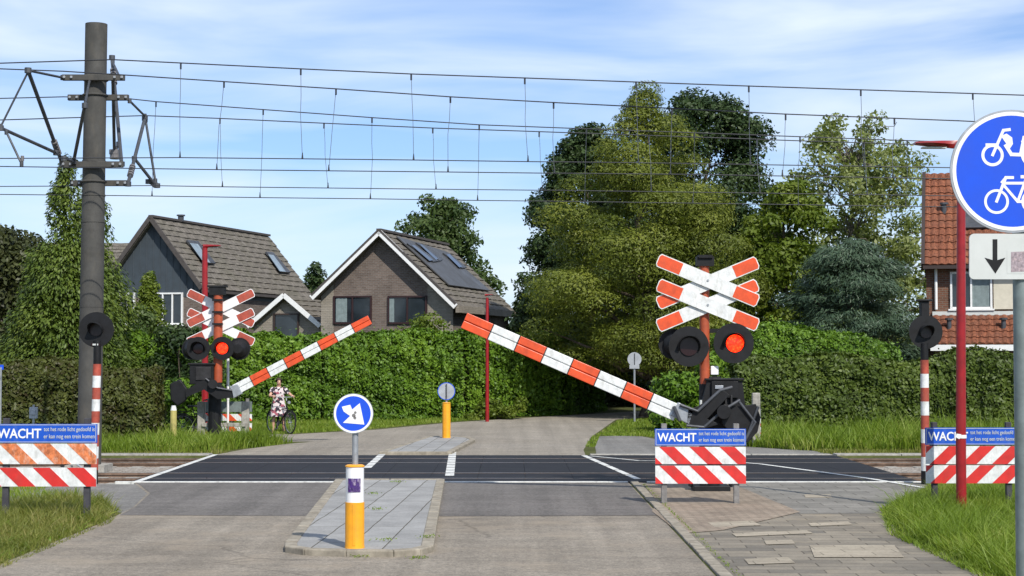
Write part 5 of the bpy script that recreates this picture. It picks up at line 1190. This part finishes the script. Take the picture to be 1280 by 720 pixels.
bush('shrub', 'shaded shrub at the end of the far road below the big tree', 'shrub', P(745, 450, 79).x, 80, 2.6, 1.2, 3.6, 30, .7, 14000, .1, L['dark'])
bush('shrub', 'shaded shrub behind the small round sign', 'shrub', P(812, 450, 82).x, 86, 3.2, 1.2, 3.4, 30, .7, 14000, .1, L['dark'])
# far-off wood closing the horizon
n = 42000; u = rng.random(n); xw = -75 + 150 * u; dep = 122 + 6 * rng.random(n); hw_ = 4.2 + 1.3 * np.sin(xw * .35) + .8 * np.sin(xw * 1.1 + 1)
zc = hw_ * rng.random(n) ** .8; c = np.column_stack([xw, dep - 1.5 * np.sin(xw * .9), zc]); nn = np.column_stack([rng.normal(size=n) * .6, -1 + rng.normal(size=n) * .6, .5 + rng.normal(size=n) * .6])
core = MB()
for i in range(50):
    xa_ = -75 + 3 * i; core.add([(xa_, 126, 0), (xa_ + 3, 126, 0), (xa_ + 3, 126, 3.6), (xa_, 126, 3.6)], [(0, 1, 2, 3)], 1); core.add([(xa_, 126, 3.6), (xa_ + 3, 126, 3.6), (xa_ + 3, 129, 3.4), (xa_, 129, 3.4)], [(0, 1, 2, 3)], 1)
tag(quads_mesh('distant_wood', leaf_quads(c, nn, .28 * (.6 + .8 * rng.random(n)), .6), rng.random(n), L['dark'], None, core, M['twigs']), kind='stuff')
# ------------------------------------------------------------------ grass
lv = [[(-12, 10), (-5.68, 10), (-5.66, 24.2), (-12, 24.2)], [(-12, 24.2), (-5.66, 24.2), (-5.85, 25.8), (-6.35, 27.2), (-12, 28.2)]]
blades('verge_grass', lv, 95000, .07, .26, .0055, L['grass_dry'], tallp=.08, lean=.75)
blades('verge_weeds', lv, 9000, .05, .16, .016, L['grass'], lean=1.3)
blades('verge_grass', [[(-9.3, 28.2), (-6.9, 27.6), (-7.2, 29.0), (-9.3, 30.2)], [(-9.2, 30.2), (-8.0, 29.4), (-8.2, 31.3), (-9.2, 31.3)]], 1800, .05, .16, .007, L['grass'])
rvg = [[(5.0, 10), (11, 10), (11, 22.5), (5.05, 22.5)], [(5.05, 22.5), (11, 22.5), (11, 26), (5.75, 26)], [(5.75, 26), (11, 26), (11, 29.4), (7.1, 29.3)], [(7.1, 29.3), (11, 29.4), (11, 31.2), (7.9, 31.1)]]
blades('verge_grass', rvg, 115000, .1, .36, .0055, L['grass'], tallp=.08, lean=.75)
blades('verge_weeds', rvg, 14000, .06, .22, .016, L['grass'], lean=1.2)
# far verges
blades('verge_grass', [[(-22, 41.2), (-7.1, 41.2), (-6.75, 43.2), (-22, 44.9)], [(-22, 44.9), (-6.75, 43.2), (-6.0, 45.5), (-22, 47.3)], [(-6.75, 43.2), (-6.0, 45.5), (-5.75, 46.0), (-6.3, 44)]], 52000, .15, .5, .012, L['grass'], lean=.45)
blades('verge_grass', [[(-22, 51.6), (-6.6, 51.4), (-4.5, 54.6), (-22, 60)], [(-4.5, 54.6), (-2.5, 60.2), (-2.4, 63.5), (-22, 60)], [(-2.4, 60.3), (-.3, 64.4), (0, 67), (-2.4, 63.5)]], 42000, .06, .14, .014, L['grass'])
blades('verge_grass', [[(7.0, 42.4), (22, 41.2), (22, 48.7), (5.2, 48.7), (4.5, 46.6)]], 52000, .25, .62, .014, L['grass'], lean=.5, tallp=.15)
blades('verge_grass', [[(2.4, 50.2), (3.5, 50.8), (6.2, 49.0), (8, 60), (3.7, 61)], [(3.7, 61), (8, 60), (12, 75), (9.6, 73)], [(1.85, 44), (2.1, 44), (2.5, 50), (2.3, 50)]], 22000, .05, .12, .014, L['grass'])
# short ragged grass spilling over the edges
blades('edge_grass', [[(-5.75, 12), (-5.5, 12), (-5.52, 24), (-5.75, 24)], [(-5.75, 24), (-5.52, 24), (-5.8, 26.0), (-6.1, 26.5)]], 3500, .02, .09, .006, L['grass_dry'], lean=.9)
blades('edge_grass', [[(4.85, 12), (5.2, 12), (5.2, 22.5), (4.85, 22.5)], [(4.85, 22.5), (5.2, 22.5), (5.95, 26), (5.5, 26)], [(5.5, 26), (5.95, 26), (7.3, 29.4), (6.85, 29.4)], [(6.85, 29.4), (7.3, 29.4), (8.0, 31.2), (7.5, 31.2)]], 9000, .03, .14, .006, L['grass'], lean=.9)
blades('edge_grass', [[(-20, 40.9), (-6.9, 40.9), (-6.75, 41.5), (-20, 41.5)], [(7.3, 40.9), (20, 40.9), (20, 41.5), (7.3, 42.4)]], 9000, .04, .14, .01, L['grass_dry'])
# trampled weeds at kerb joints
p_ = np.column_stack([2.33 + .05 * rng.random(900) ** 2, 18 + 13 * rng.random(900), .012 + .03 * rng.random(900)])
tag(quads_mesh('kerb_weeds', leaf_quads(p_[:500], rng.normal(size=(500, 3)), np.full(500, .014), .35), rng.random(500), L['grass']), kind='stuff')
# ------------------------------------------------------------------ bicycle and person
def bicycle(hx, hy, x, y, label, group=None):
    """heading (hx,hy) unit vector; x,y rear wheel contact"""
    h = Vector((hx, hy, 0)).normalized(); s = Vector((h.y, -h.x, 0)); o = Vector((x, y, 0)); rr = .34; wbs = 1.08
    t = empty('bicycle', o, label, 'bicycle', group)
    Q = lambda a, z, l=0: o + h * a + UP * z + s * l
    for a in (0, wbs):
        c = Q(a, rr); w_ = MB().tube([c + (h * math.cos(q) + UP * math.sin(q)) * (rr - .022) for q in [i * math.pi / 18 for i in range(36)]], .022, 8, closed=True).build('wheel', M['tyre'], t, smooth=True)
        mb = MB().tube([c + (h * math.cos(q) + UP * math.sin(q)) * (rr - .045) for q in [i * math.pi / 18 for i in range(36)]], .009, 6, closed=True)
        for i in range(16): q = i * math.pi / 8; mb.tube([c, c + (h * math.cos(q) + UP * math.sin(q)) * (rr - .045)], .0025, 4)
        mb.tube([c - s * .06, c + s * .06], .02, 8); mb.build('rim', M['steel'], w_)
        MB().tube([c + (h * math.cos(q) + UP * math.sin(q)) * (rr + .02) for q in [R(10 + i * 14) for i in range(12)]], .014, 6).build('mudguard', M['black'], t)
    bb = Q(.45, .3); st_ = Q(.28, .82); hd = Q(.88, .86); hd2 = Q(.9, .7); mb = MB()
    mb.tube([bb, st_], .017, 8).tube([bb, hd2], .02, 8).tube([st_.lerp(bb, .25), hd2.lerp(hd, .3)], .018, 8).tube([hd2, Q(.86, .98)], .02, 8)
    for l in (-.05, .05): mb.tube([Q(0, rr, l), bb], .01, 6).tube([Q(0, rr, l), st_.lerp(bb, .1)], .009, 6).tube([Q(wbs, rr, l), Q(.92, .7, l * .8), hd2], .012, 6)
    mb.build('frame', M['black'], t, smooth=True)
    mb = MB().tube([Q(.86, .98), Q(.84, 1.06)], .014, 8); mb.tube([Q(.62, 1.07, -.33), Q(.72, 1.09, -.29), Q(.86, 1.08, -.1), Q(.86, 1.08, .1), Q(.72, 1.09, .29), Q(.62, 1.07, .33)], .012, 8); mb.build('handlebar', M['steel'], t, smooth=True)
    for l in (-.33, .33): MB().tube([Q(.60, 1.07, l), Q(.72, 1.09, l * .88)], .018, 8).build('grip', M['black'], t)
    mb = MB(); mb.poly([Q(.14, .88, -.09), Q(.2, .88, -.1), Q(.42, .88, -.02), Q(.45, .88, 0), Q(.42, .88, .02), Q(.2, .88, .1), Q(.14, .88, .09)], .05, 0, (0, 0, 1)); mb.tube([st_, Q(.27, .89)], .013, 8); mb.build('saddle', M['black'], t, bevel=.015)
    mb = MB()
    for l in (-.06, .06): mb.tube([Q(-.28, .74, l), Q(.2, .76, l)], .007, 6).tube([Q(-.2, .74, l), Q(0, rr, l)], .006, 6)
    for q in range(4): mb.tube([Q(-.26 + q * .14, .742, -.07), Q(-.26 + q * .14, .742, .07)], .005, 6)
    mb.build('rear_rack', M['black'], t)
    mb = MB(); mb.disc(bb + s * .05, .09, .008, 0, 20, ax=s); mb.tube([bb - s * .1, bb + s * .1], .018, 8); mb.tube([bb + s * .09, Q(.52, .15, .1)], .012, 6).tube([bb - s * .09, Q(.38, .45, -.1)], .012, 6); mb.box(Q(.52, .15, .15), (.09, .09, .02)).box(Q(.38, .45, -.15), (.09, .09, .02)); mb.build('crank', M['darksteel'], t)
    MB().tube([Q(.96, .93), Q(1.02, .93)], [.03, .045], 12).build('headlight', M['steel'], t)
    return t, Q
hxv, hyv = .6, -.8
ppos = Vector((P(348, 540, 52).x, 52.0, 0))
hvec = Vector((hxv, hyv, 0)).normalized()
rear = ppos - hvec * .38
bk, BQ = bicycle(hxv, hyv, rear.x, rear.y, 'black bicycle held by the woman in the floral dress')
bk2, _ = bicycle(.95, .1, P(228, 520, 48.5).x, 48.5, 'dark bicycle parked in the grass left of the far barrier')
def skin_mesh(name, joints, edges, mat, parent, sub=2):
    me = bpy.data.meshes.new(name); names = list(joints); off = wloc(parent)
    me.from_pydata([tuple(Vector(joints[k][0]) - off) for k in names], [(names.index(a), names.index(b)) for a, b in edges], [])
    ob = bpy.data.objects.new(name, me); COL.objects.link(ob)
    ob.modifiers.new('skin', 'SKIN'); 
    for i, k in enumerate(names):
        r = joints[k][1]; r = r if isinstance(r, tuple) else (r, r); me.skin_vertices[0].data[i].radius = r
        me.skin_vertices[0].data[i].use_root = (i == 0)
    sb = ob.modifiers.new('sub', 'SUBSURF'); sb.levels = sub; sb.render_levels = sub
    dg = bpy.context.evaluated_depsgraph_get(); m2 = bpy.data.meshes.new_from_object(ob.evaluated_get(dg)); bpy.data.objects.remove(ob)
    m2.materials.clear(); m2.materials.append(mat); m2.shade_smooth()
    o = bpy.data.objects.new(name, m2); COL.objects.link(o); o.parent = parent; return o
pr = empty('person', ppos, 'woman in a short black and white floral dress standing astride a bicycle', 'person')
o = ppos; fw = hvec.lerp(Vector((0, -1, 0)), .6).normalized(); sd_ = Vector((-fw.y, fw.x, 0))     # sd_: her left (photo right)
if sd_.x < 0: sd_ = -sd_
def B(l, z, f=0): return o + sd_ * l + UP * z + fw * f
gl = BQ(.66, 1.085, .31); gr = BQ(.66, 1.085, -.31)
if gl.x < gr.x: gl, gr = gr, gl
J = {'pelvis': (B(0, .86), (.15, .11)), 'waist': (B(0, 1.02), (.125, .09)), 'chest': (B(0, 1.2, .02), (.15, .1)), 'upper': (B(0, 1.31, .02), (.13, .08)), 'neck': (B(0, 1.39, .04), .05), 'head0': (B(0, 1.455, .055), .07), 'head1': (B(0, 1.53, .07), (.085, .095)), 'head2': (B(0, 1.6, .06), .06),
     'nose': (B(0, 1.505, .165), .012)}
E = [('pelvis', 'waist'), ('waist', 'chest'), ('chest', 'upper'), ('upper', 'neck'), ('neck', 'head0'), ('head0', 'head1'), ('head1', 'head2'), ('head1', 'nose')]
for sg, nm, gp_ in ((1, 'l', gl), (-1, 'r', gr)):
    J['sh' + nm] = (B(.17 * sg, 1.3, .02), .055); elb = (B(.17 * sg, 1.3) + gp_) / 2 + sd_ * .11 * sg - UP * .08; wr = gp_ + (elb - gp_).normalized() * .07 + UP * .02
    J['el' + nm] = (elb, .04); J['wr' + nm] = (wr, .026); J['pa' + nm] = (gp_ + UP * .025, (.035, .02))
    E += [('upper', 'sh' + nm), ('sh' + nm, 'el' + nm), ('el' + nm, 'wr' + nm), ('wr' + nm, 'pa' + nm)]
    barv = (gr - gl).normalized(); fwd = (gp_ - elb); fwd.z = 0; fwd = (fwd - barv * fwd.dot(barv)).normalized()
    for k in range(4):
        b0 = gp_ + UP * .03 + barv * (.027 * (k - 1.5)) + fwd * .03; ln_ = (.03, .036, .034, .026)[k]
        J[f'f{nm}{k}a'] = (b0, .009); J[f'f{nm}{k}b'] = (b0 + fwd * ln_ * .6 - UP * .03, .0085); J[f'f{nm}{k}c'] = (b0 - UP * .062 + fwd * .01 * (k % 2), .0075)
        E += [('pa' + nm, f'f{nm}{k}a'), (f'f{nm}{k}a', f'f{nm}{k}b'), (f'f{nm}{k}b', f'f{nm}{k}c')]
    th0 = gp_ + UP * .01 - barv * sg * .04 * (1 if nm == 'l' else 1); J[f't{nm}a'] = (th0, .011); J[f't{nm}b'] = (th0 + fwd * .01 - UP * .035, .009); E += [('pa' + nm, f't{nm}a'), (f't{nm}a', f't{nm}b')]
    J['hip' + nm] = (B(.09 * sg, .8), .095); J['kn' + nm] = (B(.13 * sg, .46, .03), .055); J['ca' + nm] = (B(.15 * sg, .32, -.005), .052); J['an' + nm] = (B(.16 * sg, .09, -.02), .033); J['he' + nm] = (B(.165 * sg, .04, -.03), .035); J['to' + nm] = (B(.18 * sg, .03, .15), (.035, .022))
    E += [('pelvis', 'hip' + nm), ('hip' + nm, 'kn' + nm), ('kn' + nm, 'ca' + nm), ('ca' + nm, 'an' + nm), ('an' + nm, 'he' + nm), ('he' + nm, 'to' + nm)]
body = skin_mesh('body', J, E, M['skin'], pr)
# dress: lofted rings
mb = MB(); rings = [(.5, .27, .2, .04), (.62, .255, .19, .03), (.78, .22, .165, .01), (.92, .19, .14, 0), (1.03, .165, .12, 0), (1.15, .18, .13, .02), (1.26, .185, .125, .02), (1.34, .15, .1, .02), (1.375, .085, .075, .03)]
nr = 24; k0 = 0
for (z, a, b, f) in rings:
    for i in range(nr):
        q = 2 * math.pi * i / nr; fl = 1 + (.06 * math.sin(q * 6) if z < .7 else 0); mb.v.append(B(a * math.cos(q) * fl, z, f + b * math.sin(q) * fl))
for r_i in range(len(rings) - 1):
    for i in range(nr): mb.f.append((r_i * nr + i, r_i * nr + (i + 1) % nr, (r_i + 1) * nr + (i + 1) % nr, (r_i + 1) * nr + i)); mb.m.append(0)
for sg, nm in ((1, 'l'), (-1, 'r')):
    a_ = J['sh' + nm][0]; e_ = J['el' + nm][0]; mb.tube([B(.12 * sg, 1.315, .02), a_, a_.lerp(e_, .55)], [.085, .082, .072], 14, cap=False)
mb.build('dress', M['dress'], pr, smooth=True)
# hair, eyes, mouth, sandals
mb = MB(); hc = B(0, 1.545, .045)
for i in range(9):
    for j in range(14):
        th_, ph_ = math.pi * .62 * i / 8, 2 * math.pi * j / 14; back_ = -math.sin(ph_); cut = 1.0 if back_ > -.2 else .6
        th_ *= cut; mb.v.append(hc + sd_ * (.103 * math.sin(th_) * math.cos(ph_)) + fw * (.115 * math.sin(th_) * math.sin(ph_)) + UP * (.1 * math.cos(th_) + .012))
for i in range(8):
    for j in range(14): mb.f.append((i * 14 + j, i * 14 + (j + 1) % 14, i * 14 + 14 + (j + 1) % 14, i * 14 + 14 + j)); mb.m.append(0)
mb.build('hair', M['hair'], pr, smooth=True)
mb = MB()
for l in (-.032, .032): mb.disc(B(l, 1.535, .158), .011, .006, 0, 10, ax=fw)
mb.build('eyes', M['brown_dark'], pr)
MB().bar(B(-.02, 1.465, .137), B(.02, 1.465, .137), .008, .007).build('mouth', M['dull_red'], pr)
for sg in (-1, 1): MB().box(B(.17 * sg, .012, .06), (.085, .25, .022), 0, Matrix.Rotation(math.atan2(-fw.x, fw.y) , 3, 'Z')).build('sandal', M['brown_dark'], pr, bevel=.008)
# ------------------------------------------------------------------ camera, sun, sky
cam = bpy.data.cameras.new('camera'); co = bpy.data.objects.new('camera', cam); COL.objects.link(co)
co.location = (0, 0, CH); co.rotation_euler = (R(90) + TH, 0, 0); cam.sensor_width = 36; cam.lens = 36 * F / 1280; cam.clip_end = 3000; cam.clip_start = .1
scene.camera = co
EL_, AZ = 44.0, 155.0      # sun elevation; azimuth clockwise from +Y
sdv = Vector((math.cos(R(EL_)) * math.sin(R(AZ)), math.cos(R(EL_)) * math.cos(R(AZ)), math.sin(R(EL_))))
sl = bpy.data.lights.new('sun', 'SUN'); sl.energy = 4.3; sl.angle = R(.53); sl.color = (1, .95, .87)
so = bpy.data.objects.new('sun', sl); COL.objects.link(so); so.rotation_euler = sdv.to_track_quat('Z', 'Y').to_euler(); so.location = (10, -10, 30)
w = bpy.data.worlds.new('World'); scene.world = w; w.use_nodes = True; nt = w.node_tree; bg = nt.nodes['Background']
sk = nt.nodes.new('ShaderNodeTexSky'); sk.sky_type = 'NISHITA'; sk.sun_disc = False; sk.sun_elevation = R(EL_); sk.sun_rotation = R(AZ); sk.air_density = 1.0; sk.dust_density = .4; sk.ozone_density = 2.5
tc = nt.nodes.new('ShaderNodeTexCoord'); mp = nt.nodes.new('ShaderNodeMapping'); mp.inputs['Scale'].default_value = (1.6, 1.6, 9.0); mp.inputs['Location'].default_value = (.3, .2, .55); mp.inputs['Rotation'].default_value = (0, R(-6), 0)
nt.links.new(tc.outputs['Generated'], mp.inputs[0])
nz = N(nt, 'ShaderNodeTexNoise', Scale=2.2, Detail=5.0, Roughness=.5, Distortion=.4); nt.links.new(mp.outputs[0], nz.inputs['Vector'])
cf = ramp(nt, nz.outputs['Fac'], [(.37, (.1,) * 3), (.68, (.9,) * 3)])
skb = mixc(nt, 1.0, sk.outputs[0], (0.76, 0.95, 1.28), 'MULTIPLY'); mx = mixc(nt, cf, skb, (7.6, 8.6, 9.8)); nt.links.new(mx, bg.inputs[0]); bg.inputs[1].default_value = .1
vs = scene.view_settings; vs.view_transform = 'Standard'; vs.look = 'None'; vs.gamma = 1; vs.use_curve_mapping = False; vs.exposure = 0.2
scene.cycles.max_bounces = 6; scene.cycles.transparent_max_bounces = 4; scene.cycles.use_denoising = True
